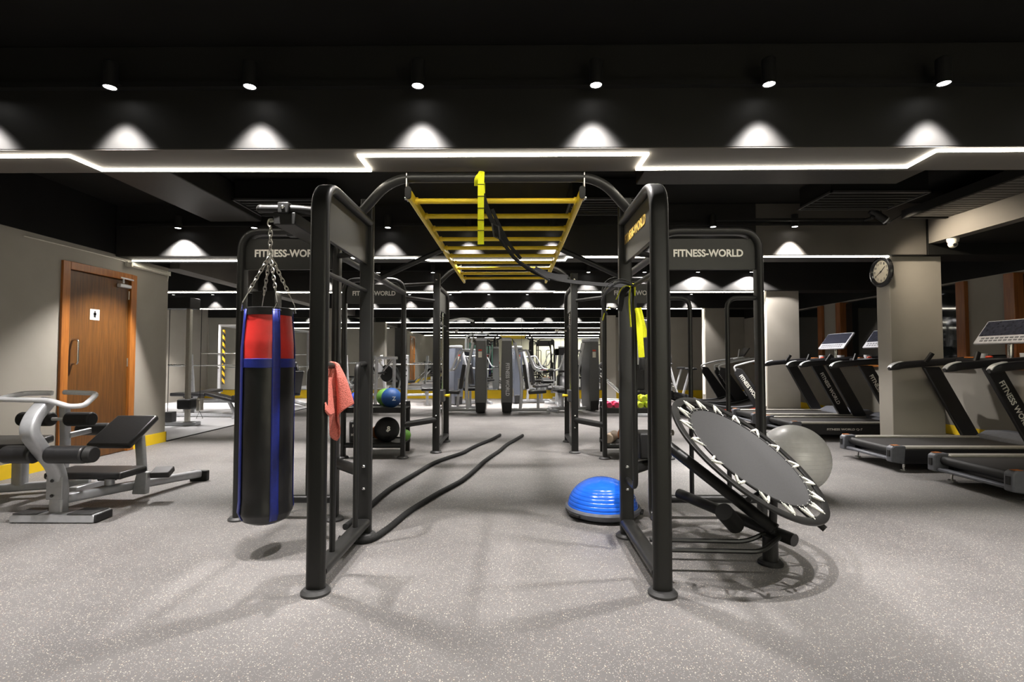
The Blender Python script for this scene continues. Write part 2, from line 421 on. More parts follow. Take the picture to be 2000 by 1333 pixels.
strip([(-9.4, 9.85), (-5.35, 9.85)], 'white led strip under the third beam over the pale floor area')
strip([(-4.9, 13.15), (-1.1, 13.15), (-1.05, 13.08), (.74, 13.08), (.75, 13.15), (4.75, 13.15)], 'white led strip under the ceiling beam nearest the back mirror')
strip([(-9.4, 13.15), (-5.35, 13.15)], 'white led strip under the farthest beam over the pale floor area')
strip([(-4.9, 0), (5.0, 0)], 'white led strip under the beam above the camera')
for x, y in ((4.743, 9.86), (4.793, 13.16)):  # added glowing sheets that stand for the columns' lit side faces
    t = thing('led_strip', 'upright white glow standing for the lit side of the %s grey column' % ('second' if y < 11 else 'third'), 'led strip', (x, y, 0))
    MB().box(x-.006, x+.006, y-.06, y+.06, .3, 2.48).build('diffuser', mat('lit column glow', (1, .93, .8), .5, 0, .5, 0, 1, 0, .75), t)

# ------------------------------------------------------------------ spotlights on their tracks
ORD = ['first', 'second', 'third', 'fourth', 'fifth', 'sixth', 'seventh', 'eighth', 'ninth', 'tenth', 'eleventh', 'twelfth']
ROWS = [
    (-.325, [-3.3, -2.3, -1.3, -.3, .7, 1.7, 2.7, 3.7], 'row above the camera', 80),
    (2.985, [-3.27, -2.43, -1.59, -.586, .472, 1.494, 2.52, 3.5], 'nearest row', 225),
    (6.265, [-4.2, -3.25, -1.59, -.6, .45, 1.8, 2.42, 3.42], 'second row', 200),
    (9.565, [-8.2, -7.0, -5.9, -3.6, -2.6, -1.57, -.6, .4, 1.35, 2.4, 3.4, 4.4], 'third row', 200),  # last lamp is an extra, added to brighten the wall behind the treadmills
    (12.865, [-8.7, -7.7, -6.5, -3.7, -2.7, -1.67, -.7, .27, 1.3, 2.4, 3.4, 4.4], 'row nearest the mirror', 200),
    (13.525, [-8.4, -7.2, -6.0, -3.9, -2.9, -1.9, -.9, .1, 1.1, 2.1, 3.1, 4.1], 'row facing the mirror', 400)]
NEAR = ['black cylinder spotlight beyond the door end of the nearest ceiling beam', 'lit black spotlight above the grey stretching machine, on the nearest beam',
        'lit black spotlight above the punching bag, on the nearest beam', 'lit black spotlight above the yellow ladder, door end of the nearest beam',
        'lit black spotlight above the yellow ladder, treadmill end of the nearest beam', 'lit black spotlight above the sloped trampoline, on the nearest beam',
        'lit black spotlight above the silver exercise ball, on the nearest beam', 'lit black spotlight over the nearest treadmill on the nearest beam']
SPOT = None
for ri, (y, xs, where, wat) in enumerate(ROWS):
    z = 2.82; a, b = BEAMS[min(ri, 4)]
    for x0, x1 in (((-5.0, 4.6),) if ri < 3 else ((-9.45, -5.3), (-4.9, 4.6))):
        tag((MB().box(x0, x1, a-.045, a-.002, 2.87, 2.905) if ri < 5 else MB().box(x0, x1, b+.002, b+.045, 2.87, 2.905)).build('lighting_track', 'rubber'),
            'black lighting track on the '+('beam above the camera', 'ceiling beam nearest the camera', 'second ceiling beam', 'third ceiling beam', 'ceiling beam nearest the mirror', 'mirror side of the last beam')[ri]+(' over the pale floor area' if x0 < -9 else ''), 'lighting track')
    for k, x in enumerate(xs):
        lab = NEAR[k] if ri == 1 else 'lit spotlight, %s from the door side of the %s' % (ORD[k], where)
        if SPOT is None:
            SPOT = thing('spotlight', lab, 'spotlight', (0, 0, 0), 'spotlights on the beam tracks')
            MB().lathe([(.034, .002), (.040, 0), (.040, .15), (.036, .155), (0.00001, .155)], n=20, cap=False).lathe([(.034, .002), (.034, .012), (.00001, .012)], n=20, cap=False).build('body', 'rubber', SPOT)
            MB().lathe([(.00001, .004), (.033, .004), (.033, .008), (.00001, .008)], n=20).build('lens', 'lens', SPOT)
            MB().box(-.012, .012, .036, .078, .055, .08).build('bracket', 'rubber', SPOT)
            t = SPOT; t.location = (x, y, z)
        else: t = dup(SPOT, (x, y, z), PI if ri == 5 else 0, lab)
        lamp('SPOT', (x, y, z-.004), wat*(3 if (ri == 2 and k == 0) else (1.8 if x > 3.3 and ri == 3 else 1)), t, spot_size=math.radians(72 if ri == 1 else (100 if (ri == 2 and k == 0) else (130 if (x > 3.3 and ri == 3) else 80))), spot_blend=.45 if not (x > 3.3 and ri == 3) else .2, shadow_soft_size=.032, color=(1, .95, .92))

# adjustable spot on the short track before the lightened end of the second beam
t = thing('track_spotlight', 'tilted black track spotlight with white lip above the wall clock', 'spotlight', (4.2, 6.1, 2.86))
MB().box(2.4, 4.18, 6.12, 6.15, 2.86, 2.89).build('track', 'rubber', t)
MB().cyl((4.16, 6.12, 2.86), (4.24, 6.08, 2.88), .018).sphere((4.24, 6.08, 2.89), .028, 12, 8).build('joint', 'rubber', t)
d = V((.62, -.1, -.5)).normalized(); p = V((4.22, 6.08, 2.97))
MB().cyl(p, p+d*.2, .043).build('body', 'rubber', t)
MB().lathe([(.036, .200), (.044, .200), (.044, .215), (.036, .215), (.036, .2)], p, d, 20, False).build('lip', 'bright', t)
MB().lathe([(.00001, .203), (.036, .203), (.036, .206), (.00001, .206)], p, d, 20).build('lens', 'lens', t)
l = lamp('SPOT', p+d*.23, 120, t, spot_size=math.radians(110), spot_blend=.8, shadow_soft_size=.03, color=(1, .86, .68))
l.rotation_euler = V((.75, -.22, -.60)).to_track_quat('-Z', 'Y').to_euler()
cb = catmull([p+V((.1, 0, .05)), (4.42, 6.1, 2.83), (4.52, 6.12, 2.87), (4.62, 6.12, 2.93)], 8)
MB().tube(cb, .005, 6).build('cable', 'rubber', t)

# ------------------------------------------------------------------ training rig (one bolted frame)
XL, XRt = -1.03, .745
rig = thing('training_rig', 'large black steel functional training rig with side panels and yellow overhead ladder', 'training rig', (-.14, 5.0, 0))
TUBE = oval(.10, .052)          # wide across the frame, narrow in its plane
def flange(m, x, y, a=.075, b=.055):
    m.lathe([(.0001, 0), (a, 0), (a, .012), (a*.82, .026), (.0001, .026)], (x, y, 0), n=24); return m
def side_panel(X, yc, ys, inner, far=False):
    s = 1 if ys > yc else -1
    fr = MB().sweep(fillet([(X, yc, .004), (X, yc, 2.135), (X, ys, 2.135)], .17, 8), TUBE, (1, 0, 0))
    fr.sweep([(X, yc+.02*s, .10), (X, ys, .10)], TUBE, (1, 0, 0))
    f = fr.build('side_panel', 'black', rig)
    MB().sweep([(X, ys+.035*s, .004), (X, ys+.035*s, 2.30)], rrect(.088, .06, .012), (1, 0, 0)).build('post', 'black', f)
    flange(MB(), X, yc).build('foot_plate', 'plate', f); flange(MB(), X, ys+.035*s).build('foot_plate', 'plate', f)
    y0, y1 = sorted((yc+.03*s, ys+.01*s))
    MB().box(X-.012, X+.012, y0, y1, 1.845, 2.108).build('sign_plate', 'sign', f, .003)
    MB().cyl((X, yc+.02*s, 1.665), (X, ys, 1.665), .014).build('cross_rod', 'black', f)
    for z in (.475, .325, 2.22):
        MB().sphere((X, ys+.035*s-.032, z), .014, 12, 8, .8).build('bolt', 'chrome', f)
    return f
fL = side_panel(XL, 2.66, 3.47, 1)
fR = side_panel(XRt, 2.66, 3.47, -1)
gL = side_panel(XL, 7.45, 6.62, 1, True)
gR = side_panel(XRt, 7.45, 6.62, -1, True)
MB().text('FITNESS-WORLD', .062, (XRt-.0135, 3.16, 2.0), (0, -1, 0), (0, 0, 1), .55).build('lettering', 'gold', fR, smooth=False, label='gold lettering reading FITNESS-WORLD')
def hoop(f, X, y0, y1, zt, zb, top, bot):
    pts = []
    if top: pts.append((X, y0, zt))
    pts += [(X, y1, zt), (X, y1, zb)]
    if bot: pts.append((X, y0, zb))
    MB().tube(fillet(pts, .06, 6), .017, 10).build('handle', 'black', f)
hoop(fL, XL, 2.68, 2.89, 1.165, .11, True, False); hoop(fL, XL, 3.48, 3.30, 1.165, .11, True, False)
hoop(fR, XRt, 2.68, 2.86, 1.64, .34, True, True); hoop(fR, XRt, 3.48, 3.24, 1.64, .39, True, True)
for g, X in ((gL, XL), (gR, XRt)):
    for y in (6.86, 7.14): MB().cyl((X, y, .12), (X, y, 1.84), .012, n=8).build('guide_rod', 'chrome', g)
    MB().box(X-.05, X+.05, 6.9, 7.1, .62, .78).build('pulley_carriage', 'plate', g, .01)
    s = 1 if X < 0 else -1
    MB().cyl((X+s*.05, 7.0, .7), (X+s*.12, 7.0, .7), .016, .022).build('pull_pin', 'yellow', g)
    MB().cyl((X+s*.03, 7.3, 1.6), (X+s*.16, 7.3, 1.6), .012).sphere((X+s*.17, 7.3, 1.6), .028, 12, 8).build('pulley_arm', 'chrome', g)

def wing(x_in, x_out, y, back):
    z = 2.165
    w = MB().sweep(fillet([(x_out, y, .004), (x_out, y, z), (x_in, y, z), (x_in, y, .004)], .16, 8), TUBE, (0, 1, 0))
    f = w.build('wing_frame', 'black', rig)
    flange(MB(), x_out, y, .07).build('foot_plate', 'plate', f); flange(MB(), x_in, y, .07).build('foot_plate', 'plate', f)
    x0, x1 = sorted((x_in, x_out))
    MB().box(x0+.02, x1-.02, y-.011, y+.011, 1.875, 2.11).build('sign_plate', 'sign', f, .003)
    MB().text('FITNESS-WORLD', .058, ((x0+x1)/2, y-.0125, 2.0), (1, 0, 0), (0, 0, 1), .525).build('lettering', 'white', f, smooth=False, label='pale grey lettering reading FITNESS-WORLD')
    MB().cyl((x0, y, .155), (x1, y, .155), .03).build('cross_bar', 'black', f)
    return f
WLi, WLo, WRi, WRo = -1.36, -2.08, 1.07, 1.83
wl = wing(WLi, WLo, 3.85, 1); wr = wing(WRi, WRo, 3.87, 1)
vl = wing(-1.375, -2.10, 6.22, 1); vr = wing(1.06, 1.83, 6.2, 1)
# wing handles
MB().tube(fillet([(WLi, 3.85, 1.155), (-1.56, 3.85, 1.155), (-1.56, 3.85, .16)], .08, 6), .017).build('handle', 'black', wl)
MB().tube(fillet([(WLo, 3.85, 1.155), (-1.88, 3.85, 1.155), (-1.88, 3.85, .16)], .08, 6), .017).build('handle', 'black', wl)
MB().tube(fillet([(WRi, 3.87, 1.66), (1.31, 3.87, 1.66), (1.31, 3.87, .16)], .08, 6), .017).build('handle', 'black', wr)
MB().tube(fillet([(WRo, 3.87, 1.66), (1.59, 3.87, 1.66), (1.59, 3.87, .16)], .08, 6), .017).build('handle', 'black', wr)
# links between panels and wings
for a, b in (((XL, 3.5, .425), (WLi, 3.85, .425)), ((XRt, 3.5, .44), (WRi, 3.87, .44)), ((XL, 6.6, .42), (-1.375, 6.22, .40)), ((XRt, 6.6, .42), (1.06, 6.2, .40)),
             ((XL, 6.6, 2.18), (-1.375, 6.22, 2.1)), ((XRt, 6.6, 2.18), (1.06, 6.2, 2.1)), ((XL, 6.6, 1.95), (-1.375, 6.22, 1.95)), ((XRt, 6.6, 1.95), (1.06, 6.2, 1.95)),
             ((XRt, 3.5, 1.93), (WRi, 3.87, 1.98)), ((XL, 3.5, 1.93), (WLi, 3.85, 1.98))):
    z = a[2]
    MB().cyl(a, b, .038 if z < 1 else .02).build('link_tube', 'black', rig)
# long side beams and sloped braces up to the ladder
for s, x0, xa in ((-1, -1.365, -.735), (1, 1.065, .44)):
    MB().cyl((x0, 3.85, 2.0), (x0, 6.2, 2.0), .03).build('side_beam', 'black', rig)
    MB().cyl((x0, 5.06, 2.0), (xa, 5.06, 2.29), .026).build('brace', 'black', rig)
# arches
for y in (3.42, 6.8):
    pth = fillet([(XL+.0, y, 2.22), (-.83, y, 2.42), (.545, y, 2.42), (XRt, y, 2.22)], .16, 8) if y > 5 else fillet([(XL-.01, y, 2.2), (-.84, y, 2.425), (.56, y, 2.425), (XRt+.01, y, 2.2)], .16, 8)
    MB().tube(pth, .032, 14).build('arch_bar', 'black', rig)
# yellow ladder
lad = MB().sweep([(-.72, 3.37, 2.305), (-.74, 7.22, 2.305)], oval(.034, .074), (1, 0, 0)).sweep([(.437, 3.37, 2.305), (.417, 7.22, 2.305)], oval(.034, .074), (1, 0, 0)).build('overhead_ladder', 'yellow', rig)
for i in range(10):
    y = 3.53+i*.378
    MB().cyl((-.715, y, 2.30), (.43, y, 2.30), .0185, n=16).build('rung', 'yellow', lad)
    MB().cyl((-.70, y, 2.30), (-.685, y, 2.30), .026).build('rung_collar', 'yellow', lad); MB().cyl((.415, y, 2.30), (.40, y, 2.30), .026).build('rung_collar', 'yellow', lad)
for x in (-.72, .437):
    MB().sweep([(x, 3.352, 2.305), (x, 3.372, 2.305)], oval(.04, .082), (1, 0, 0)).build('end_cap', 'rubber', lad)
    for y in (3.42, 6.8):
        sx = -1 if x < 0 else 1
        MB().box(x+sx*.018-.004, x+sx*.018+.004, y-.03, y+.03, 2.27, 2.45).build('hanger_plate', 'steel', lad, .002)
        MB().cyl((x+sx*.02, y, 2.285), (x+sx*.034, y, 2.285), .012, n=10).build('bolt', 'chrome', lad)
# bag arm
arm = MB().tube(fillet([(-1.62, 3.20, 2.15), (-1.40, 3.22, 2.155), (-1.02, 3.30, 2.13)], .05, 4), .026, 12).build('bag_arm', 'black', rig)
MB().sphere((-1.62, 3.20, 2.15), .027, 14, 10).build('end_cap', 'black', arm)
MB().box(-1.54, -1.40, 3.20, 3.84, 2.05, 2.13).build('arm_plate', 'black', arm, .006)
for x, y, z in ((-1.47, 3.215, 2.155), (-1.70, 3.85, 2.165), (-1.53, 3.85, 2.165)):
    MB().box(x-.035, x+.035, y-.038, y+.038, z-.036, z+.034).build('clamp', 'black', arm, .006)
    MB().sphere((x, y-.039, z), .013, 12, 8).build('bolt', 'chrome', arm)
MB().tube([(-1.50, 3.22, 2.12), (-1.53, 3.22, 2.08), (-1.57, 3.215, 2.075)], .009, 8).build('hook_eye', 'steel', arm)
# storage shelves under the far wings
for x0, x1, y in ((-2.08, -1.39, 6.22), (1.08, 1.82, 6.2)):
    for z in (.15, .575):
        s = MB().box(x0, x1, y+.05, y+.50, z, z+.012).box(x0, x1, y+.03, y+.05, z-.035, z+.03).box(x0, x1, y+.50, y+.52, z-.035, z+.03).build('shelf', 'black', rig, .003)
    for x in (x0+.03, x1-.03): MB().box(x-.025, x+.025, y+.47, y+.52, .0, .65).build('shelf_leg', 'black', rig, .004)

# ------------------------------------------------------------------ punching bag
bx, by = -1.56, 3.21
bag = thing('punching_bag', 'black, red and blue punching bag hanging on chains from the rig arm', 'punching bag', (bx, by, .19))
R = .148
prof = [(.0001, .19), (.09, .192), (.135, .215), (.155, .26), (R, .34), (R+.003, .7), (R, 1.15)]
def lumps(o, amp):
    for v in o.data.vertices:
        p = V(v.co)+V(bag.location); a = math.atan2(p.y-by, p.x-bx); r = math.hypot(p.x-bx, p.y-by)
        if r > .1:
            k = 1+amp*(math.sin(a*3+p.z*7)+.7*math.sin(a*7+p.z*13)+.5*math.sin(a*11-p.z*9))
            v.co.x = (p.x-bx)*k+bx-bag.location.x; v.co.y = (p.y-by)*k+by-bag.location.y
def dense(pr, n=6):
    out = []
    for (r0, z0), (r1, z1) in zip(pr, pr[1:]):
        for k in range(n): out.append((r0+(r1-r0)*k/n, z0+(z1-z0)*k/n))
    return out+[pr[-1]]
o = MB().lathe(dense(prof, 6), (bx, by, 0), n=56).build('body', 'bagvinyl', bag); lumps(o, .008)
o = MB().lathe(dense([(R-.001, 1.195), (R-.002, 1.3), (R-.012, 1.42), (R-.018, 1.49)], 6), (bx, by, 0), n=56).build('upper_sleeve', 'red', bag, label='red upper sleeve'); lumps(o, .007)
MB().lathe([(R-.002, 1.145), (R+.004, 1.148), (R+.004, 1.2), (R-.002, 1.203)], (bx, by, 0), n=56).build('band', 'blue', bag, label='blue band')
MB().lathe([(R-.02, 1.47), (R-.012, 1.47), (R-.010, 1.515), (R-.02, 1.518), (.0001, 1.50)], (bx, by, 0), n=56).build('top_rim', 'rubber', bag)
for a in (-48, -138, 42, 132):
    ar = math.radians(a); m = MB(); rows = []
    zs = [.20, .23, .27, .34]+[.34+(1.505-.34)*k/14 for k in range(1, 15)]
    for z in zs:
        rr = .1 if z < .21 else (.143 if z < .24 else (.159 if z < .3 else (R+.0055 if z < 1.2 else R+.0055-.016*max(0, (z-1.25)/.25))))
        for t in (-1, -.5, 0, .5, 1):
            aa = ar+t*.155; rows.append((bx+math.cos(aa)*rr, by+math.sin(aa)*rr, z))
    fs = [(i*5+j, i*5+j+1, i*5+j+6, i*5+j+5) for i in range(len(zs)-1) for j in range(4)]
    s = m.add(rows, fs).build('strap', 'blue', bag, label='blue strap'); q = s.modifiers.new('s', 'SOLIDIFY'); q.thickness = .004; q.offset = 1
    px, py = bx+math.cos(ar)*.155, by+math.sin(ar)*.155
    T = (-math.sin(ar)*.025, math.cos(ar)*.025)
    MB().tube([(px-T[0], py-T[1], 1.495), (px+T[0], py+T[1], 1.495), (px, py, 1.545)], .0035, 6, True).build('ring', 'chrome', bag)
    # chain up to the ring
    c = MB(); p0 = V((px, py, 1.545)); p1 = V((bx+.01*math.cos(ar), by+.01*math.sin(ar), 1.84)); d = p1-p0; n = 9; e = d.normalized()
    c.tube([p0, p0+d*.24], .003, 6)
    for k in range(n):
        u = p0+d*(.24+.76*(k+.5)/n); side = e.cross(V((0, 1, 0) if k % 2 else (1, 0, 0))).normalized()
        L = d.length*.76/n*.72
        c.tube([u+side*.010*math.cos(2*PI*j/10)+e*L*math.sin(2*PI*j/10) for j in range(10)], .0032, 5, True)
    c.build('chain', 'steel', bag)
c = MB()
for k in range(7):
    u = V((bx, by, 1.845+k*.030)); side = V((1, 0, 0) if k % 2 else (0, 1, 0))
    c.tube([u+side*.012*math.cos(2*PI*j/12)+V((0, 0, .021*math.sin(2*PI*j/12))) for j in range(12)], .0038, 6, True)
c.build('chain', 'steel', bag)
MB().tube(catmull([(bx, by, 2.03), (bx-.018, by, 2.055), (bx-.012, by, 2.085), (bx+.012, by, 2.088)], 6), .0055, 8).build('hook', 'steel', bag)

# ------------------------------------------------------------------ towel on the handle
def towel():
    hem = catmull([(-.966, 2.605, .935), (-.968, 2.66, .905), (-.985, 2.76, .90), (-1.01, 2.82, .84), (-1.03, 2.85, .775), (-1.005, 2.87, .742), (-.985, 2.855, .79), (-.985, 2.835, .875), (-.955, 2.83, .915), (-.915, 2.86, .945), (-.935, 2.91, .95)], 5)
    n = len(hem); nv = 30; vs = []
    for i, h in enumerate(hem):
        u = i/(n-1); top = V((-1.058+.055*u, 2.885-.03*math.sin(PI*u), 1.186-.018*(2*u-1)**2))
        for j in range(nv+1):
            v = j/nv; p = top*(1-v)+h*v
            bow = math.sin(PI*v)*.018*(u-.5); env = min(1, v*3)*(1-.3*v)
            p += V((bow, -.016*math.sin(u*17+v*1.5)*env, 0)); vs.append(p)
    fs = [(i*(nv+1)+j, i*(nv+1)+j+1, (i+1)*(nv+1)+j+1, (i+1)*(nv+1)+j) for i in range(n-1) for j in range(nv)]
    t = MB().add(vs, fs).build('towel', 'towel', None, angle=180)
    q = t.modifiers.new('s', 'SOLIDIFY'); q.thickness = .007; q.offset = 0
    tag(t, 'coral pink towel draped over the rig handle beside the punching bag', 'towel')
towel()

# ------------------------------------------------------------------ webbing straps
def webbing(m, pts, w=.042, t=.003, ref=(1, 0, 0), n=8):
    return m.sweep(catmull(pts, n), rrect(w, t, .001, 1), ref)
st = thing('suspension_strap', 'neon yellow strap looped over the arch bar with black strap slung sideways', 'strap', (-.235, 3.4, 2.45))
webbing(MB(), [(-.235, 3.46, 2.30), (-.235, 3.462, 2.42), (-.235, 3.42, 2.462), (-.235, 3.376, 2.42), (-.237, 3.372, 2.25), (-.236, 3.37, 1.96)]).build('yellow_webbing', 'neon', st, label='neon yellow webbing with dark stitch marks')
m = MB()
for z in (2.36, 2.28, 2.2, 2.12, 2.05): m.box(-.258, -.214, 3.366, 3.3685, z, z+.004)
m.build('stitching', 'strapdark', st, smooth=False)
webbing(MB(), [(-.27, 3.42, 2.37), (-.265, 3.375, 2.40), (-.245, 3.372, 2.43), (-.235, 3.40, 2.462)], .03).build('tail_loop', 'neon', st)
k = [(-.225, 3.376, 2.30), (-.195, 3.40, 2.20), (-.13, 3.42, 2.06), (-.075, 3.42, 1.96), (.0, 3.42, 1.866), (.14, 3.41, 1.77), (.31, 3.38, 1.72), (.51, 3.34, 1.69), (.72, 3.27, 1.665)]
webbing(MB(), k[:4], .034, .006, (.6, 0, .8)).build('black_webbing', 'strapdark', st)
webbing(MB(), [(x+.03, y+.02, z+.01) for x, y, z in k[1:5]], .022, .006, (.6, 0, .8)).build('black_webbing', 'strapdark', st)
webbing(MB(), k[3:], .026, .006, (0, .3, 1)).build('black_webbing', 'strapdark', st)
webbing(MB(), [(.12, 3.41, 1.80), (.22, 3.40, 1.755), (.34, 3.39, 1.735)], .045, .012, (0, .3, 1)).build('foam_sleeve', 'strapdark', st)
MB().tube(catmull([(-.12, 3.41, 2.02), (-.02, 3.40, 1.88), (.10, 3.40, 1.80), (.22, 3.39, 1.72)], 6), .008, 6).build('adjuster_cord', 'strapdark', st)
MB().sweep([(-.165, 3.405, 2.11), (-.15, 3.4, 2.02), (-.11, 3.4, 2.0), (-.12, 3.41, 2.09)], circ(.006, 6), None, True).build('buckle', 'plate', st)
hb = thing('strap_bundle', 'bundle of black and neon yellow resistance straps hung on the rig handle', 'straps', (.74, 3.25, 1.66))
webbing(MB(), [(.745, 3.225, 1.60), (.742, 3.21, 1.655), (.715, 3.20, 1.66), (.705, 3.20, 1.56), (.715, 3.205, 1.40)], .032, .004, (0, 1, 0)).build('yellow_webbing', 'neon', hb)
webbing(MB(), [(.765, 3.225, 1.52), (.785, 3.215, 1.42), (.805, 3.21, 1.335)], .044, .004, (1, 0, .3)).build('yellow_webbing', 'neon', hb)
webbing(MB(), [(.765, 3.21, 1.52), (.768, 3.205, 1.42), (.775, 3.20, 1.28), (.78, 3.2, 1.21)], .038, .004, (1, 0, 0)).build('yellow_webbing', 'neon', hb)
webbing(MB(), [(.71, 3.19, 1.655), (.66, 3.18, 1.645), (.62, 3.18, 1.57)], .024, .004, (0, 1, 0)).build('yellow_webbing', 'neon', hb)
webbing(MB(), [(.60, 3.2, 1.66), (.57, 3.2, 1.63), (.545, 3.2, 1.58)], .024, .004, (0, 1, 0)).build('yellow_webbing', 'neon', hb)
webbing(MB(), [(.58, 3.18, 1.52), (.55, 3.18, 1.49), (.535, 3.18, 1.44)], .022, .004, (0, 1, 0)).build('yellow_webbing', 'neon', hb)
webbing(MB(), [(.745, 3.24, 1.67), (.66, 3.22, 1.70), (.58, 3.21, 1.67), (.53, 3.2, 1.6)], .03, .005, (0, 1, 0)).build('black_webbing', 'strapdark', hb)
webbing(MB(), [(.745, 3.24, 1.66), (.69, 3.21, 1.63), (.63, 3.2, 1.52), (.57, 3.19, 1.52)], .03, .005, (0, 1, 0)).build('black_webbing', 'strapdark', hb)
webbing(MB(), [(.81, 3.21, 1.33), (.81, 3.205, 1.26), (.795, 3.2, 1.2)], .03, .005, (1, 0, 0)).build('black_webbing', 'strapdark', hb)
webbing(MB(), [(.72, 3.18, 1.66), (.64, 3.17, 1.675), (.57, 3.17, 1.63), (.53, 3.17, 1.55), (.56, 3.17, 1.47)], .03, .012, (0, 1, 0)).build('black_webbing', 'strapdark', hb)
webbing(MB(), [(.70, 3.19, 1.65), (.66, 3.18, 1.60), (.65, 3.18, 1.54), (.64, 3.18, 1.50)], .03, .010, (1, .2, 0)).build('black_webbing', 'strapdark', hb)
MB().lathe([(.0001, 0), (.016, .002), (.02, .03), (.016, .075), (.0001, .08)], (.782, 3.2, 1.13), n=14).build('grip', 'rubber', hb)

# ------------------------------------------------------------------ battle ropes
def rope(pts, label, twist):
    c = catmull([(x, y, .023) for x, y in pts], 16); n = len(c); m = MB(); prof = []
    ang = 0; vs = []; K = 18
    for i in range(n):
        t = (c[min(i+1, n-1)]-c[max(i-1, 0)]).normalized(); s = V((t.y, -t.x, 0)).normalized(); b = s.cross(t)
        if i: ang += (c[i]-c[i-1]).length*twist
        e = 1 if i < n-6 else .35+.65*(n-1-i)/6
        for k in range(K):
            a = 2*PI*k/K; r = .0205*(1+.13*abs(math.cos(1.5*(a-ang)))-.06)*e
            vs.append(c[i]+s*r*math.cos(a)+b*r*math.sin(a)+V((0, 0, .004*(1-e))))
    fs = [(i*K+k, i*K+(k+1) % K, (i+1)*K+(k+1) % K, (i+1)*K+k) for i in range(n-1) for k in range(K)]
    fs += [tuple(range(K))[::-1], tuple((n-1)*K+k for k in range(K))]
    tag(m.add(vs, fs).build('battle_rope', 'rope', None), label, 'rope', 'battle ropes on the floor')
def resample(p, step=.02):
    c = catmull([(x, y, 0) for x, y in p], 12); out = [c[0]]; acc = 0
    for a, b in zip(c, c[1:]):
        acc += (b-a).length
        if acc >= step*16: out.append(b); acc = 0
    if (out[-1]-c[-1]).length > .05: out.append(c[-1])
    return [(v.x, v.y) for v in out]
rL = [(-1.20, 3.62), (-1.175, 3.93), (-1.168, 4.27), (-1.146, 4.64), (-1.087, 5.0), (-1.014, 5.41), (-.932, 5.83), (-.80, 6.18), (-.68, 6.44), (-.59, 6.82), (-.49, 7.165), (-.365, 7.52), (-.245, 8.02)]
rR = [(-1.16, 3.38), (-1.09, 3.355), (-.97, 3.365), (-.895, 3.58), (-.837, 3.954), (-.757, 4.272), (-.658, 4.612), (-.536, 4.97), (-.45, 5.412), (-.376, 5.9), (-.303, 6.246), (-.221, 6.585), (-.132, 7.084), (-.03, 7.45), (.105, 7.97)]
rope(resample(rL, .012), 'black battle rope lying farther from the blue half ball', 62)
rope(resample(rR, .012), 'black battle rope lying nearer the blue half ball', 62)

# ------------------------------------------------------------------ balls on the floor
bo = thing('balance_trainer', 'blue half ball balance trainer on a grey base beside the rig post', 'half ball', (.665, 4.0, 0))
pr = []
for i in range(60):
    a = PI/2*i/59; r = .268*math.cos(a); z = .062+.222*math.sin(a)
    g = 1-.014*max(0, math.cos(i*2*PI/5))**6
    pr.append((max(r*g, .0001), z))
MB().lathe(pr, (.665, 4.0, 0), n=64).build('dome', 'bosu', bo)
MB().lathe([(.0001, .012), (.24, .012), (.262, .02), (.285, .04), (.290, .062), (.282, .076), (.262, .078)], (.665, 4.0, 0), n=56).build('base', 'tgrey', bo)
m = MB()
for a in (-2.5, -.3, 1.7):
    x, y = .665+.29*math.cos(a), 4.0+.29*math.sin(a); d = V((math.cos(a), math.sin(a), 0))
    m.obox((x, y, .045), (.03, .09, .02), d, (-d.y, d.x, 0))
m.build('grip', 'rubber', bo, .004)
m = MB()
for k in range(5):
    a = k*2*PI/5; m.cyl((.665+.2*math.cos(a), 4+.2*math.sin(a), 0), (.665+.2*math.cos(a), 4+.2*math.sin(a), .014), .03)
m.build('foot', 'rubber', bo)
eb = thing('exercise_ball', 'large silver grey exercise ball behind the sloped trampoline', 'exercise ball', (2.50, 4.68, 0))
MB().sphere((2.50, 4.68, .3), .3, 56, 40).build('shell', 'ballgrey', eb)
m = MB()
for k in range(-5, 6):
    z = .3+k*.035; r = math.sqrt(.09-(z-.3)**2)
    m.torus((2.50, 4.68, z), r, .0018, (0, 0, 1), 56, 5)
m.build('rib', 'ballgrey', eb)

# ------------------------------------------------------------------ trampoline
C = V((1.388, 3.11, .626)); N = V((.4446, -.4191, .7916)).normalized()
tr = thing('rebound_trampoline', 'round sloped mini trampoline with grey mat and white springs', 'trampoline', (1.487, 3.054, 0))
U = V((0, 0, 1)).cross(N).normalized(); W = N.cross(U)
def on(r, a, h=0): return C+U*(r*math.cos(a))+W*(r*math.sin(a))+N*h
MB().sweep([on(.492, 2*PI*i/72) for i in range(72)], rrect(.016, .05, .006, 2), None, True).build('rim', 'black', tr)
# rim profile follows the circle
mt = MB(); vs = []; n = 72
for h in (-.004, .004):
    vs.append(C+N*h)
    for i in range(n): vs.append(on(.395, 2*PI*i/n, h))
b2 = n+1; fs = []
for i in range(n):
    j = (i+1) % n
    fs += [(0, 1+j, 1+i), (b2, b2+1+i, b2+1+j), (1+i, 1+j, b2+1+j, b2+1+i)]
mt.add(vs, fs).build('jumping_mat', 'mattop', tr)
MB().sweep([on(.396, 2*PI*i/n, .004) for i in range(n)], circ(.007, 6), None, True).build('mat_edge', 'rubber', tr)
for i in range(36):
    a = 2*PI*(i+.5*(i % 2)*.55)/36; b = a+(.06 if i % 2 else -.06)
    p0, p1 = on(.405, a, .008), on(.478, b, .012); d = p1-p0
    m = MB().tube([p0-d*.22, p0+d*.1], .003, 5).tube([p0+d*.88, p1+d*.1], .003, 5)
    # coil body with shallow turns
    q = [p0+d*(.08+.84*k/24) for k in range(25)]
    m.sweep(q, circ(.0085, 8), None, False, [1 if k % 2 else .82 for k in range(25)])
    m.build('spring', 'spring', tr)
B = V((1.50, 3.05, .20))
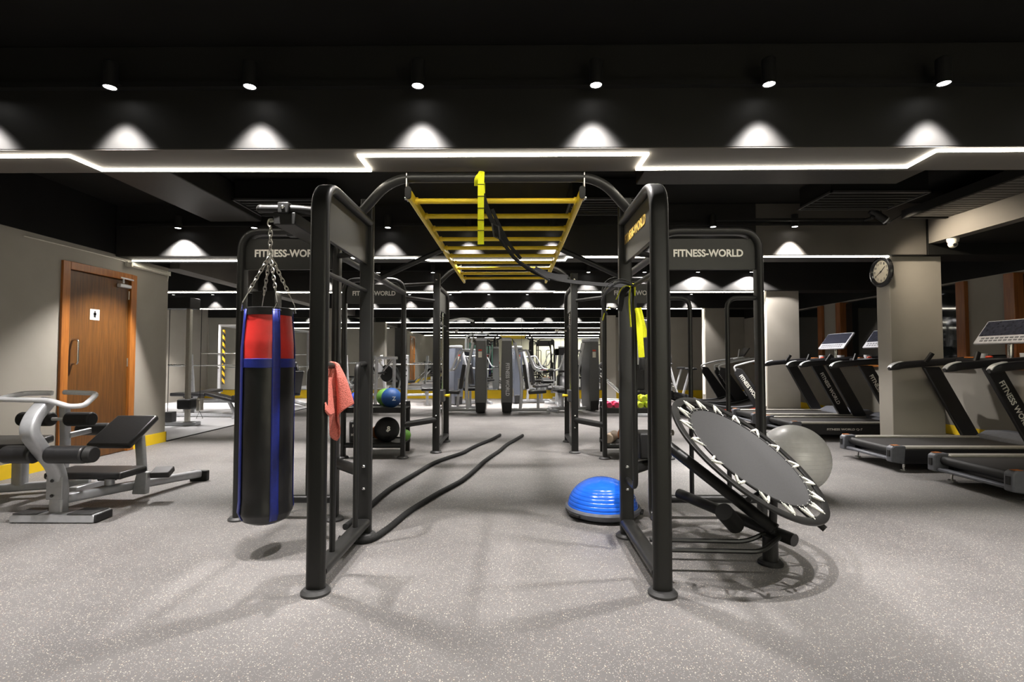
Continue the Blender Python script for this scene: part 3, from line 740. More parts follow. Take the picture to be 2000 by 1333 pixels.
MB().cyl((1.487, 3.054, .02), (1.487, 3.054, .16), .043).build('support_post', 'black', tr)
flange(MB(), 1.487, 3.054, .07).build('foot_plate', 'rubber', tr)
MB().cyl((1.18, 3.77, .22), (1.585, 2.97, .165), .036).build('main_tube', 'black', tr)
MB().cyl((1.02, 3.55, .62), (1.50, 3.02, .21), .036).build('strut', 'black', tr)
MB().tube(fillet([(.80, 3.12, .115), (1.36, 3.09, .115), (1.48, 3.10, .16)], .06, 5), .014, 8).build('guard_rail', 'black', tr)
MB().tube(fillet([(.80, 2.96, .115), (1.38, 2.93, .115), (1.53, 3.02, .17)], .06, 5), .014, 8).build('guard_rail', 'black', tr)
MB().cyl((1.22, 3.06, .30), (1.33, 3.16, .19), .052).build('counterweight', 'rubber', tr)
q0, q1 = on(.49, -.62, -.05), on(.49, -2.3, -.05)
lo = sorted([on(.485, 2*PI*i/72, -.035) for i in range(72)], key=lambda p: p.z)[0]
hi = sorted([on(.485, 2*PI*i/72, -.035) for i in range(72)], key=lambda p: -p.z)[0]
MB().tube([lo+(lo-hi)*.05, lo, hi], .018, 10).build('spine', 'black', tr)
md = lo*.72+hi*.28
MB().cyl(md-U*.42, md+U*.42, .014).build('cross_bar', 'black', tr)
MB().cyl(md, (1.50, 3.05, .19), .022).build('hinge', 'black', tr)
MB().box(.86, 1.02, 3.60, 3.80, .50, .68).build('hinge_box', 'rubber', tr, .012)
MB().cyl((.94, 3.62, .68), (1.06, 3.5, .70), .02).build('latch', 'chrome', tr)

# ------------------------------------------------------------------ door, wall fittings
dr = MB()
for y0, y1 in ((DY0, DY0+.10), (DY1-.10, DY1)): dr.box(XW-.12, XW+.025, y0, y1, 0, DZ)
dr.box(XW-.12, XW+.025, DY0+.10, DY1-.10, DZ-.085, DZ)
d1 = struct('door_1', dr, 'doorframe', None, .005)
leaf = MB().box(XW-.05, XW-.008, DY0+.106, DY1-.106, .006, DZ-.092).build('door_leaf', 'door', d1, .003)
MB().tube(fillet([(XW-.01, 5.84, 1.14), (XW+.06, 5.84, 1.14), (XW+.06, 5.84, 1.42), (XW-.01, 5.84, 1.42)], .05, 6), .012, 10).build('handle', 'chrome', leaf)
MB().box(XW-.008, XW-.004, 6.07, 6.21, 1.67, 1.80).build('sign', 'cable', leaf, label='white restroom sign with a black standing figure')
MB().box(XW-.004, XW-.003, 6.126, 6.154, 1.70, 1.755).cyl((XW-.004, 6.14, 1.770), (XW-.002, 6.14, 1.770), .010).box(XW-.004, XW-.003, 6.12, 6.16, 1.728, 1.758).build('pictogram', 'rubber', leaf, smooth=False)
MB().box(XW-.008, XW+.045, 6.47, 6.66, 2.12, 2.165).build('door_closer', 'bright', leaf, .008)
MB().obox((XW+.06, 6.56, 2.235), (.006, .26, .018), (1, .12, 0), (0, 1, .0)).obox((XW+.055, 6.50, 2.20), (.012, .02, .06)).build('closer_arm', 'bright', leaf)
for z in (.3, 1.1, 1.98): MB().cyl((XW-.004, 6.675, z), (XW-.004, 6.675, z+.11), .008).build('hinge', 'steel', leaf)
t = thing('tube_light', 'unlit white fluorescent tube batten on the wall above the restroom door', 'wall light', (XW, 6.95, 2.42))
MB().box(XW+.001, XW+.045, 6.58, 7.36, 2.41, 2.47).build('batten', 'cable', t, .006)
MB().cyl((XW+.07, 6.62, 2.425), (XW+.07, 7.32, 2.425), .014).build('tube', 'cable', t)
for y in (6.6, 7.33): MB().box(XW+.02, XW+.09, y-.015, y+.015, 2.40, 2.46).build('lamp_holder', 'cable', t, .004)
MB().tube(catmull([(XW+.012, 5.2, 2.47), (XW+.012, 6.0, 2.475), (XW+.012, 6.5, 2.47), (XW+.02, 6.58, 2.45)], 6), .006, 6).build('cable', 'cable', t)
MB().tube(catmull([(XW+.03, 7.36, 2.44), (XW+.02, 7.39, 2.40), (XW+.015, 7.38, 2.33)], 6), .006, 6).build('cable', 'cable', t)

ck = thing('wall_clock', 'round black rimmed wall clock with numerals on the side of a column', 'clock', (4.70, 6.58, 2.325))
cy, cz = 6.56, 2.315; cx = 4.699
MB().lathe([(.0001, .003), (.17, .003), (.195, .012), (.20, .03), (.19, .05), (.165, .058), (.15, .05), (.142, .03), (.0001, .03)], (cx, cy, cz), (-1, 0, 0), 48).build('rim', 'clockrim', ck)
MB().lathe([(.0001, .031), (.141, .031), (.141, .0325), (.0001, .0325)], (cx, cy, cz), (-1, 0, 0), 40).build('face', 'clockface', ck)
for k in range(12):
    a = PI/2-k*PI/6; n = str(k or 12)
    MB().text(n, .030, (cx-.0335, cy-.112*math.cos(a), cz+.112*math.sin(a)), (0, -1, 0), (0, 0, 1), .017*len(n), .02).build('numeral', 'rubber', ck, smooth=False)
def hand(a, L, w, x):
    d = V((0, -math.cos(a), math.sin(a))); MB().obox(V((x, cy, cz))+d*(L/2-.015), (.0015, w, L+.03), (1, 0, 0), V((1, 0, 0)).cross(d)).build('hand', 'rubber', ck, smooth=False)
hand(math.radians(38), .095, .009, cx-.036); hand(math.radians(90-240), .115, .005, cx-.038)
MB().cyl((cx-.032, cy, cz), (cx-.041, cy, cz), .008).build('pin', 'rubber', ck)
cc = thing('security_camera', 'white dome security camera under the soffit beside the column', 'security camera', (5.15, 6.1, 2.55))
MB().cyl((5.20, 6.1, 2.634), (5.20, 6.1, 2.59), .062, .056).build('mount', 'cable', cc)
MB().sphere((5.185, 6.085, 2.565), .048, 20, 14).build('dome', 'cable', cc)
MB().cyl((5.175, 6.05, 2.55), (5.170, 6.034, 2.545), .018).build('lens', 'rubber', cc)

# ------------------------------------------------------------------ treadmills
def treadmill(label):
    t = thing('treadmill', label, 'treadmill', (0, 0, 0), 'treadmills facing the windows')
    H = .43
    fr = MB()
    for s in (-1, 1):
        y0, y1 = sorted((s*H, s*(H-.05))); fr.box(.12, 1.95, y0, y1, .075, .235)
    fr.box(.2, 1.9, -.38, .38, .10, .17)
    f = fr.build('deck_frame', 'tblack', t, .01)
    for s in (-1, 1):
        y0, y1 = sorted((s*(H+.003), s*(H-.10))); MB().box(.13, 1.72, y0, y1, .236, .262).build('foot_rail', 'railtop', t, .008)
        # rear end cap with its handle slot
        c = MB(); ys0, ys1 = sorted((s*(H+.012), s*(H-.075)))
        c.prism([(-.01, ys0, .10), (.13, ys0, .075), (.15, ys0, .27), (.03, ys0, .275), (-.005, ys0, .25)], (0, ys1-ys0, 0)).build('end_cap', 'tgrey', t, .012)
        MB().box(-.016, .0, min(s*(H-.01), s*(H-.05)), max(s*(H-.01), s*(H-.05)), .155, .225).build('cap_slot', 'rubber', t, .003)
        MB().box(.02, .09, min(s*H, s*(H-.05)), max(s*H, s*(H-.05)), .2745, .277).build('warning_sticker', 'orange', t)
        # feet
        MB().cyl((.17, s*(H-.06), .012), (.17, s*(H-.06), .085), .012).cyl((.17, s*(H-.06), 0), (.17, s*(H-.06), .014), .032).build('foot', 'chrome', t)
        MB().cyl((1.85, s*(H-.06), 0), (1.85, s*(H-.06), .09), .035).build('foot', 'rubber', t)
        # upright: slanted flat board
        u0, u1 = V((1.56, s*(H-.02), .24)), V((1.10, s*(H-.02), 1.10))
        up = MB(); y0, y1 = s*(H-.045), s*(H+.005)
        up.prism([(1.47, y0, .25), (1.68, y0, .25), (1.215, y0, 1.10), (1.01, y0, 1.10)], (0, y1-y0, 0)).build('upright', 'tblack', t, .012)
        d = V((.46, 0, -.85)).normalized()
        if s < 0:
            MB().text('FITNESS WORLD', .062, (1.325, s*(H+.007), .695), d, V((.85, 0, .46)), .60, .02).build('lettering', 'white', t, smooth=False, label='white lettering reading FITNESS WORLD')
        # handrail with silver tip
        pth = [(.60, s*(H-.02), 1.075), (.68, s*(H-.02), 1.10), (.80, s*(H-.02), 1.125), (1.3, s*(H-.02), 1.165), (1.75, s*(H-.04), 1.20), (1.95, s*(H-.1), 1.21)]
        MB().sweep(catmull(pth, 6), rrect(.075, .085, .02, 3), (0, 1, 0), False, [min(1, .45+.55*k/8) for k in range(31)]).build('handrail', 'tblack', t)
        MB().sweep(catmull([(.605, s*(H-.02), 1.088), (.63, s*(H-.02), 1.120), (.68, s*(H-.02), 1.148), (.76, s*(H-.02), 1.168)], 5), rrect(.066, .010, .003, 1), (0, 1, 0)).build('rail_tip', 'bright', t)
        MB().sweep(fillet([(1.0, s*(H-.09), 1.16), (1.06, s*(H-.12), 1.27)], .01), rrect(.035, .05, .01), (0, 1, 0)).build('pulse_grip', 'rubber', t)
    MB().box(.10, 1.75, -.335, .335, .222, .240).build('belt', 'belt', t, .006)
    MB().cyl((.085, -.345, .205), (.085, .345, .205), .042).build('rear_roller', 'rubber', t)
    MB().box(.01, .08, -.345, .345, .105, .135).build('rear_bar', 'tgrey', t, .01)
    MB().prism([(1.60, -.40, .20), (1.62, -.40, .27), (1.74, -.40, .33), (2.02, -.40, .33), (2.10, -.40, .26), (2.10, -.40, .10), (1.60, -.40, .10)], (0, .80, 0)).build('motor_hood', 'tgrey', t, .02)
    MB().box(1.38, 1.98, -.37, .37, 1.14, 1.21).build('dashboard', 'tblack', t, .02)
    for s in (-1, 1): MB().lathe([(.0001, .0), (.05, .0), (.055, .06), (.048, .06), (.044, .012), (.0001, .012)], (1.62, s*.27, 1.205), n=20).build('cup_holder', 'bright', t)
    MB().sphere((1.46, .0, 1.22), .035, 16, 10, .5).build('stop_button', 'redpl', t)
    MB().box(1.42, 1.50, .17, .29, 1.208, 1.225).build('key_panel', 'orange', t, .006)
    MB().cyl((1.70, 0, 1.2), (1.71, 0, 1.42), .028).build('console_post', 'chrome', t)
    X = V((0, -1, 0)); Y = V((.20, 0, .28)).normalized(); c = V((1.71, 0, 1.515))
    co = MB().obox(c, (.74, .345, .035), X, Y).build('console', 'console', t, .014)
    Nn = X.cross(Y)
    MB().obox(c+Y*.045+Nn*.019, (.69, .215, .004), X, Y).build('screen', 'screen', co)
    MB().obox(c-Nn*.022, (.70, .31, .02), X, Y).build('back_shell', 'tblack', co, .008)
    for k in range(20):
        MB().obox(c-Y*(.098+.036*(k % 2))+X*(-.27+.06*(k//2))+Nn*.019, (.040, .018, .004), X, Y).build('key', 'tgrey', co, smooth=False)
    MB().text('FITNESS WORLD Q-7', .036, (.78, -H-.002, .155), (1, 0, 0), (0, 0, 1), .52, .015).build('lettering', 'white', t, smooth=False, label='white lettering reading FITNESS WORLD Q-7')
    return t
tm = treadmill('treadmill beyond the clock column, with its side lettering facing the aisle')
tm.location = (4.07, 8.08, 0)
dup(tm, (4.0, 5.965, 0), 0, 'treadmill right in front of the clock column, near the silver ball')
dup(tm, (4.10, 4.735, 0), 0, 'treadmill nearest the camera, cut off by the edge of the picture')
dup(tm, (4.03, 9.245, 0), 0, 'farthest of the flat belt treadmills, before the second grey column')

def curved(label):
    t = thing('curved_treadmill', label, 'treadmill', (0, 0, 0), 'curved treadmills')
    zc = lambda x: .20+.26*((x-.95)/.95)**2
    xs = [k*.05 for k in range(38)]
    for s in (-1, 1):
        top = [(x, s*.40, zc(x)+.04) for x in xs]; bot = [(x, s*.40, max(.08, zc(x)-.11)) for x in reversed(xs)]
        MB().prism(top+bot, (0, -s*.07, 0)).build('side_shell', 'rubber', t, .008)
        MB().sweep([(x, s*.402, zc(x)-.02) for x in xs[8:32]], rrect(.004, .016, .001, 1), (0, 1, 0)).build('red_stripe', 'redpl', t)
        MB().sweep([(x, s*.365, zc(x)+.045) for x in xs[3:35]], rrect(.07, .012, .004, 1), (0, 1, 0)).build('step_rail', 'tgrey', t)
        MB().prism([(1.35, s*.41, .22), (1.66, s*.41, .22), (1.10, s*.41, 1.0), (.98, s*.41, 1.02), (.95, s*.41, .90)], (0, -s*.045, 0)).build('upright', 'tblack', t, .012)
        if s < 0:
            MB().text('FITNESS WORLD', .075, (1.24, -.413, .62), (.5, 0, -.72), (.72, 0, .5), .62, .02).build('lettering', 'white', t, smooth=False, label='white lettering reading FITNESS WORLD')
        MB().tube(fillet([(.99, s*.39, .93), (.93, s*.39, 1.05), (1.25, s*.39, 1.14), (1.75, s*.33, 1.22)], .1, 6), .018, 10).build('handrail', 'bright', t)
        MB().box(.12, .22, min(s*.30, s*.42), max(s*.30, s*.42), 0, .10).build('foot', 'rubber', t, .006)
        MB().box(1.55, 1.7, min(s*.30, s*.42), max(s*.30, s*.42), 0, .12).build('foot', 'rubber', t, .006)
    m = MB(); 
    m.sweep([(x, 0, zc(x)+.0) for x in xs], rrect(.66, .05, .01, 2), (0, 1, 0)).build('belt', 'belt', t)
    MB().cyl((.02, -.33, zc(0)-.02), (.02, .33, zc(0)-.02), .055).build('rear_roller', 'rubber', t)
    MB().tube([(1.68, -.33, 1.2), (1.76, 0, 1.25), (1.68, .33, 1.2)], .018).build('cross_bar', 'bright', t)
    MB().obox((1.78, 0, 1.36), (.32, .22, .03), (0, -1, 0), (.2, 0, .28)).build('console', 'tblack', t, .01)
    MB().tube([(1.68, .1, 1.22), (1.72, .1, 1.42)], .012).build('holder', 'bright', t)
    return t
ct = curved('curved manual treadmill with a red stripe, behind the sloped trampoline')
ct.location = (3.38, 10.62, 0)
dup(ct, (3.42, 11.75, 0), 0, 'farther curved manual treadmill with a red stripe, before the third column')

# ------------------------------------------------------------------ stretching machine and abdominal bench by the door
sm = thing('stretching_machine', 'silver grey stretching machine with curved post, foam rollers and black seat', 'exercise machine', (-3.42, 3.82, 0))
MB().prism([(-3.70, 3.74, .004), (-3.08, 3.74, .004), (-3.08, 3.74, .055), (-3.10, 3.755, .065), (-3.68, 3.755, .065), (-3.70, 3.74, .055)], (0, .17, 0)).build('base_plate', 'silver', sm, .008)
for x0, x1 in ((-3.68, -3.50), (-3.28, -3.095)): MB().box(x0, x1, 3.745, 3.905, .062, .071).build('tread_pad', 'plate', sm, .004)
MB().box(-3.08, -3.065, 3.745, 3.905, .006, .06).build('end_cap', 'rubber', sm, .005)
pp = catmull([(-3.415, 3.83, .06), (-3.415, 3.83, .24), (-3.42, 3.79, .40), (-3.424, 3.67, .56), (-3.43, 3.60, .68), (-3.445, 3.64, .78), (-3.455, 3.74, .875)], 8)
MB().sweep(pp, rrect(.105, .075, .02, 3), (1, 0, 0)).build('curved_post', 'silver', sm)
MB().box(-3.475, -3.355, 3.785, 3.80, .16, .33).build('joint_plate', 'silver', sm, .004)
for z in (.19, .30): MB().sphere((-3.425, 3.78, z), .012, 10, 8).build('bolt', 'plate', sm)
for z in (.81, .85): MB().sphere((-3.455, 3.66+(z-.81)*.9, z), .010, 10, 8).build('bolt', 'chrome', sm)
MB().cyl((-3.455, 3.74, .865), (-3.455, 3.76, .90), .05, .045).build('collar', 'plate', sm)
MB().tube(fillet([(-3.60, 3.95, .935), (-3.80, 3.93, .935), (-3.78, 3.70, .905), (-3.50, 3.70, .90), (-3.40, 3.70, .90), (-3.17, 3.62, .86), (-3.10, 3.66, .865), (-3.22, 3.92, .935), (-3.52, 3.97, .94)], .07, 6), .019, 10).build('handlebar', 'bright', sm)
MB().cyl((-3.46, 3.70, .51), (-3.37, 3.70, .51), .03).build('roller_shaft', 'bright', sm)
for x0, x1 in ((-3.69, -3.47), (-3.37, -3.10)): MB().cyl((x0, 3.69, .51), (x1, 3.69, .51), .064, n=28).build('foam_roller', 'vinyl', sm, .012)
for x0, x1 in ((-3.09, -3.04),): MB().cyl((x0, 3.69, .51), (x1, 3.69, .51), .062, .055, 28).build('roller_cap', 'rubber', sm, .006)
MB().sweep(catmull([(-3.40, 3.86, .15), (-3.30, 4.25, .13), (-3.22, 4.65, .10), (-3.13, 5.05, .07)], 6), rrect(.085, .07, .02, 3), (1, 0, 0)).build('base_beam', 'silver', sm)
MB().box(-3.215, -3.045, 5.045, 5.10, .0, .10).build('rear_foot', 'rubber', sm, .01)
MB().obox((-3.42, 4.18, .275), (.62, .30, .055), (1, 0, 0), (0, 1, 0)).build('seat', 'vinyl', sm, .02, 3)
MB().cyl((-3.33, 4.2, .14), (-3.33, 4.2, .25), .035).build('seat_post', 'silver', sm)
X = V((1, 0, 0)); Y = V((-.13, .36, .22)).normalized()
MB().obox((-3.545, 4.62, .545), (.385, .42, .055), X, Y).build('backrest', 'vinyl', sm, .02, 3)
MB().sweep([(-3.26, 4.48, .12), (-3.40, 4.62, .50)], rrect(.07, .05, .01), (1, 0, 0)).build('backrest_post', 'silver', sm)
MB().prism([(-3.24, 4.32, .06), (-3.12, 4.32, .06), (-3.11, 4.32, .24), (-3.20, 4.32, .26)], (0, .05, 0)).build('pedal_bracket', 'silver', sm, .008)
MB().obox((-3.05, 4.42, .225), (.15, .12, .05), (1, .2, 0), (-.2, 1, .35)).build('pedal', 'plate', sm, .01)
MB().obox((-3.50, 4.42, .20), (.15, .12, .05), (1, .2, 0), (-.2, 1, .35)).build('pedal', 'plate', sm, .01)

ab = thing('abdominal_bench', 'grey bench with black foam rollers against the wall, behind the stretching machine', 'exercise machine', (-4.35, 4.7, 0))
MB().sweep([(-4.95, 4.35, .06), (-3.95, 4.75, .06)], rrect(.07, .07, .015), (0, 0, 1)).build('base_beam', 'silver', ab)
MB().box(-4.98, -4.90, 4.15, 4.55, .0, .06).build('floor_foot', 'silver', ab, .01)
MB().box(-3.98, -3.90, 4.55, 4.95, .0, .06).build('floor_foot', 'silver', ab, .01)
MB().sweep([(-4.42, 4.56, .08), (-4.42, 4.56, .40)], rrect(.10, .08, .015), (1, 0, 0)).build('seat_post', 'silver', ab)
MB().box(-4.48, -4.34, 4.50, 4.62, .30, .36).build('post_collar', 'plate', ab, .01)
MB().obox((-4.55, 4.52, .45), (.62, .34, .07), (1, .1, 0), (-.1, 1, .12)).build('seat', 'vinyl', ab, .02, 3)
MB().sweep(catmull([(-4.15, 4.68, .09), (-4.13, 4.68, .4), (-4.11, 4.64, .78)], 5), rrect(.07, .06, .015), (1, 0, 0)).build('upright_post', 'silver', ab)
MB().cyl((-4.49, 4.62, .655), (-3.86, 4.62, .655), .016).build('roller_shaft', 'bright', ab)
for x0, x1 in ((-4.49, -4.20), (-4.06, -3.83)): MB().cyl((x0, 4.62, .655), (x1, 4.62, .655), .064, n=24).build('foam_roller', 'rubber', ab, .014)
MB().sweep([(-4.10, 4.68, .50), (-4.08, 4.95, .52)], rrect(.05, .04, .01), (0, 0, 1)).build('roller_arm', 'silver', ab)
MB().cyl((-4.24, 4.95, .52), (-3.93, 4.95, .52), .06, n=24).build('foam_roller', 'rubber', ab, .014)
MB().sweep([(-4.35, 4.6, .33), (-3.98, 4.68, .38)], rrect(.05, .04, .01), (0, 0, 1)).build('brace', 'silver', ab)

# ------------------------------------------------------------------ things on the storage shelves
def ball(name, r, x, y, z, m, label, cat, text=None, tm='white', tc=.06):
    if not text: return tag(MB().sphere((x, y, z+r), r, 32, 20).build(name, m), label, cat)
    t = thing(name, label, cat, (x, y, z))
    MB().sphere((x, y, z+r), r, 32, 20).build('ball_shell', m, t)
    d = V((-x, -y, 1.2-z-r)).normalized()
    u = (V((0, 0, 1))-d*d.z).normalized(); X = u.cross(d)
    mm = MB()
    for k, (s, ox, oy) in enumerate(text):
        n = (d+X*ox+u*oy).normalized(); uu = (V((0, 0, 1))-n*n.z).normalized(); XX = uu.cross(n)
        MB().text(s, tc if k == 0 else tc*.5, V((x, y, z+r))+n*(r*1.004), XX, uu).build('lettering', tm, t, smooth=False)
    return t
ball('medicine_ball', .125, -1.57, 6.44, .588, 'navy', 'dark blue medicine ball on the upper storage shelf', 'medicine ball', [('Z', .25, -.1)], 'bright', .05)
ball('medicine_ball', .105, -1.98, 6.42, .588, 'royal', 'bright blue ball on the upper shelf, partly behind the towel', 'ball')
ball('medicine_ball', .115, -1.70, 6.65, .588, 'green', 'green ball peeking out behind the dark blue ball', 'ball')
ball('medicine_ball', .155, -1.62, 6.43, .163, 'rubber', 'black medicine ball marked 8 on the lower storage shelf', 'medicine ball', [('8', .12, .05), ('kg', .02, -.12)], 'white', .06)
ball('medicine_ball', .09, -1.79, 6.66, .163, 'orange', 'orange ball behind the black ball on the lower shelf', 'ball')
ball('medicine_ball', .07, -1.41, 6.52, .163, 'green', 'green ball at the aisle end of the lower shelf', 'ball')
t = thing('soft_plyo_box', 'black padded block with white lettering at the lower shelf end', 'block', (-1.97, 6.4, .163))
MB().box(-2.06, -1.885, 6.29, 6.60, .163, .44).build('block', 'vinyl', t, .03, 3)
MB().text('ROV', .035, (-1.965, 6.288, .38), (1, 0, 0), (0, 0, 1)).build('lettering', 'white', t, smooth=False)
MB().text('HYPER', .03, (-1.965, 6.288, .27), (1, 0, 0), (0, 0, 1)).build('lettering', 'white', t, smooth=False)
def dumbbell(m, label, group):
    t = thing('dumbbell', label, 'dumbbell', (0, 0, 0), group)
    MB().cyl((0, -.06, .045), (0, .06, .045), .015).build('handle', m, t)
    for s in (-1, 1): MB().cyl((0, s*.055, .045), (0, s*.12, .045), .045, .038, 8).build('head', m, t, .005)
    return t
dp = dumbbell('pink', 'pink vinyl dumbbell on the upper shelf behind the half ball', 'pink dumbbells'); dp.location = (1.14, 6.42, .588)
for k in range(1, 4): dup(dp, (1.14+k*.092, 6.42+.01*(k % 2), .588))
dl = dumbbell('lime', 'lime green vinyl dumbbell on the upper shelf behind the rig handles', 'lime dumbbells'); dl.location = (1.52, 6.42, .588)
for k in range(1, 4): dup(dl, (1.52+k*.092, 6.42, .588))
for k in range(3): dup(dl, (1.566+k*.092, 6.42, .667), 0, 'lime green dumbbell stacked on top of the lime dumbbells', 'upper lime dumbbells')
tag(MB().cyl((1.12, 6.28, .225), (1.26, 6.62, .225), .06, n=20).build('foam_roller', 'beige', None, .01), 'beige foam roller on the lower shelf behind the half ball', 'foam roller')
ball('medicine_ball', .10, 1.36, 6.42, .163, 'orange', 'brown orange ball beside the beige foam roller', 'ball')
ball('medicine_ball', .08, 1.57, 6.40, .163, 'redpl', 'small red ball on the lower shelf behind the rig handles', 'ball')

# ------------------------------------------------------------------ background machines
def selector(label, lettered=False, m='shroud', h=1.62, group=None):
    """weight stack machine: tall shroud at the back (origin), seat towards +x"""
    t = thing('weight_machine', label, 'exercise machine', (0, 0, 0))
    w, d = .125, .24
    MB().prism([(-w*.8, -d, .02), (w*.8, -d, .02), (w, -d, .25), (w, -d, h*.55), (w*.86, -d, h-.03), (w*.7, -d, h), (-w*.7, -d, h), (-w*.86, -d, h-.03), (-w, -d, h*.55), (-w, -d, .25)], (0, 2*d, 0)).build('tower_shroud', m, t, .02)
    MB().box(-.10, .10, -d-.012, -d+.03, .03, .24).build('lower_cover', 'rubber', t, .01)
    MB().box(-.11, .11, -d-.01, d+.01, h-.03, h+.05).build('top_cap', 'silver', t, .03, 3)
    if lettered:
        MB().text('FITNESS WORLD', .085, (.02, -d-.004, h*.46), (0, 0, -1), (1, 0, 0), .72, .02).build('lettering', 'bright', t, smooth=False, label='pale lettering reading FITNESS WORLD')
    else:
        MB().box(-.03, .05, -d-.005, -d+.005, h*.76, h*.84).build('placard', 'cable', t); MB().box(-.03, .05, -d-.005, -d+.005, h*.85, h*.87).build('warning_label', 'redpl', t)
    MB().sweep([(.08, .0, .06), (.95, .0, .06)], rrect(.07, .06, .015), (0, 0, 1)).build('base_tube', 'silver', t)
    MB().sweep([(.92, -.28, .035), (.92, .28, .035)], rrect(.07, .06, .015), (0, 0, 1)).build('floor_foot', 'silver', t)
    MB().sweep(catmull([(.30, 0, .07), (.33, 0, .5), (.30, 0, .95), (.18, 0, h-.05)], 5), rrect(.07, .07, .015), (0, 1, 0)).build('main_post', 'bright', t)
    MB().sweep([(.70, 0, .08), (.70, 0, .42)], rrect(.07, .06, .015), (0, 1, 0)).build('seat_post', 'silver', t)
    MB().obox((.68, 0, .46), (.40, .34, .07), (1, 0, .06), (0, 1, 0)).build('seat', 'vinyl', t, .02, 3)
    MB().obox((.42, 0, .80), (.07, .30, .55), (1, 0, .15), (0, 1, 0)).build('backrest', 'vinyl', t, .02, 3)
    for s in (-1, 1):
        MB().tube(fillet([(.28, s*.1, h-.25), (.45, s*.36, h-.22), (.62, s*.38, .95), (.80, s*.34, .92)], .08, 5), .02, 8).build('press_arm', 'bright', t)
        MB().cyl((.78, s*.34, .92), (.92, s*.33, .92), .022).build('grip', 'rubber', t)
    return t
wm = selector('grey shrouded weight machine with vertical lettering, seat towards the windows', True); wm.location = (-.215, 11.55, 0)
wp = selector('grey shrouded weight machine with a white placard beside the lettered one'); wp.location = (-.79, 11.5, 0)
for ch in wp.children:
    ch.data.transform(Matrix.Diagonal((-1, 1, 1, 1))); ch.data.flip_normals()
def place(src, loc, rz, label): return dup(src, loc, rz, label)
wb = selector('blue grey shrouded weight machine near the back mirror, left of the towers', False, 'bluegrey', 1.5); wb.location = (-1.6, 13.4, 0); wb.rotation_euler = (0, 0, .5)
place(wb, (.0, 13.9, 0), .2, 'blue grey shrouded machine behind the lettered weight machine')
place(wp, (1.72, 12.0, 0), .3, 'grey shrouded machine seen past the window side far rig panel')
place(wp, (2.75, 11.6, 0), 1.3, 'grey shrouded machine behind the pink dumbbells')

def leg_press(label):
    t = thing('leg_press', label, 'exercise machine', (0, 0, 0))
    for s in (-1, 1):
        MB().sweep([(-.75, s*.32, .06), (.95, s*.32, .06)], rrect(.07, .06, .015), (0, 0, 1)).build('base_tube', 'bright', t)
        MB().cyl((-.05, s*.26, .30), (.92, s*.26, 1.22), .028).build('guide_rail', 'chrome', t)
        MB().sweep([(.90, s*.30, .06), (.92, s*.28, 1.25)], rrect(.06, .06, .015), (0, 1, 0)).build('upright', 'bright', t)
        MB().obox((.50, s*.19, .98), (.06, .30, .34), (.7, 0, .7), (0, 1, 0)).build('foot_pad', 'plate', t, .015)
        MB().cyl((.62, s*.26, .86), (.62, s*.58, .86), .024).build('weight_horn', 'chrome', t)
        MB().cyl((.62, s*.34, .86), (.62, s*.40, .86), .20, n=28).build('weight_plate', 'rubber', t, .01)
    MB().obox((.50, 0, .90), (.08, .62, .10), (.7, 0, .7), (0, 1, 0)).build('sled', 'bright', t, .01)
    MB().obox((-.35, 0, .34), (.46, .42, .08), (1, 0, .15), (0, 1, 0)).build('seat', 'vinyl', t, .02, 3)
    MB().obox((-.72, 0, .62), (.08, .42, .62), (.8, 0, .45), (0, 1, 0)).build('backrest', 'vinyl', t, .02, 3)
    MB().sweep([(-.70, 0, .06), (-.62, 0, .42)], rrect(.08, .06, .015), (0, 1, 0)).build('seat_post', 'bright', t)
    MB().sweep([(.94, -.34, 1.22), (.94, .34, 1.22)], rrect(.06, .06, .015), (0, 0, 1)).build('cross_tube', 'bright', t)
    return t
lp = leg_press('silver inclined leg press on the pale floor near the back mirror'); lp.location = (-5.98, 13.3, 0); lp.rotation_euler = (0, 0, 2.2)
place(lp, (-3.75, 11.95, 0), -.5, 'silver inclined leg press behind the blue medicine ball')
place(lp, (2.75, 14.0, 0), 2.9, 'silver inclined leg press behind the lime dumbbells')

def bench_rack(label):
    t = thing('bench_press', label, 'weight bench', (0, 0, 0))
    for s in (-1, 1):
        MB().sweep([(s*.56, .15, .02), (s*.52, -.10, 1.30)], rrect(.075, .06, .015), (1, 0, 0)).build('upright', 'bright', t)
        m = MB()
        for k in range(4): m.cyl((s*.545-.002*k, .02-.055*k, .72+.15*k), (s*.545-.002*k, -.12-.055*k, .76+.15*k), .016)
        for k in range(4): MB().cyl((s*.54, .03-.05*k, .70+.15*k), (s*.54, -.10-.05*k, .74+.15*k), .016).build('bar_catch', 'chrome', t)
        MB().sweep([(s*.56, -.25, .03), (s*.56, .55, .03)], rrect(.07, .055, .015), (0, 0, 1)).build('floor_foot', 'bright', t)
    MB().sweep([(-.56, .16, .20), (.56, .16, .20)], rrect(.07, .06, .015), (0, 0, 1)).build('cross_tube', 'bright', t)
    MB().obox((0, -.55, .44), (.30, 1.15, .08), (1, 0, 0), (0, 1, .05)).build('bench_pad', 'vinyl', t, .02, 3)
    MB().sweep([(0, .15, .25), (0, -1.05, .30)], rrect(.07, .06, .015), (1, 0, 0)).build('spine', 'bright', t)
    MB().sweep([(0, -1.02, .02), (0, -1.02, .38)], rrect(.07, .06, .015), (1, 0, 0)).build('front_leg', 'bright', t)
    return t
def barbell(label):
    t = thing('barbell', label, 'barbell', (0, 0, 0))
    MB().cyl((-1.0, 0, 0), (1.0, 0, 0), .014).build('bar', 'chrome', t)
    for s in (-1, 1): MB().cyl((s*.68, 0, 0), (s*1.02, 0, 0), .025).build('sleeve', 'chrome', t)
    return t
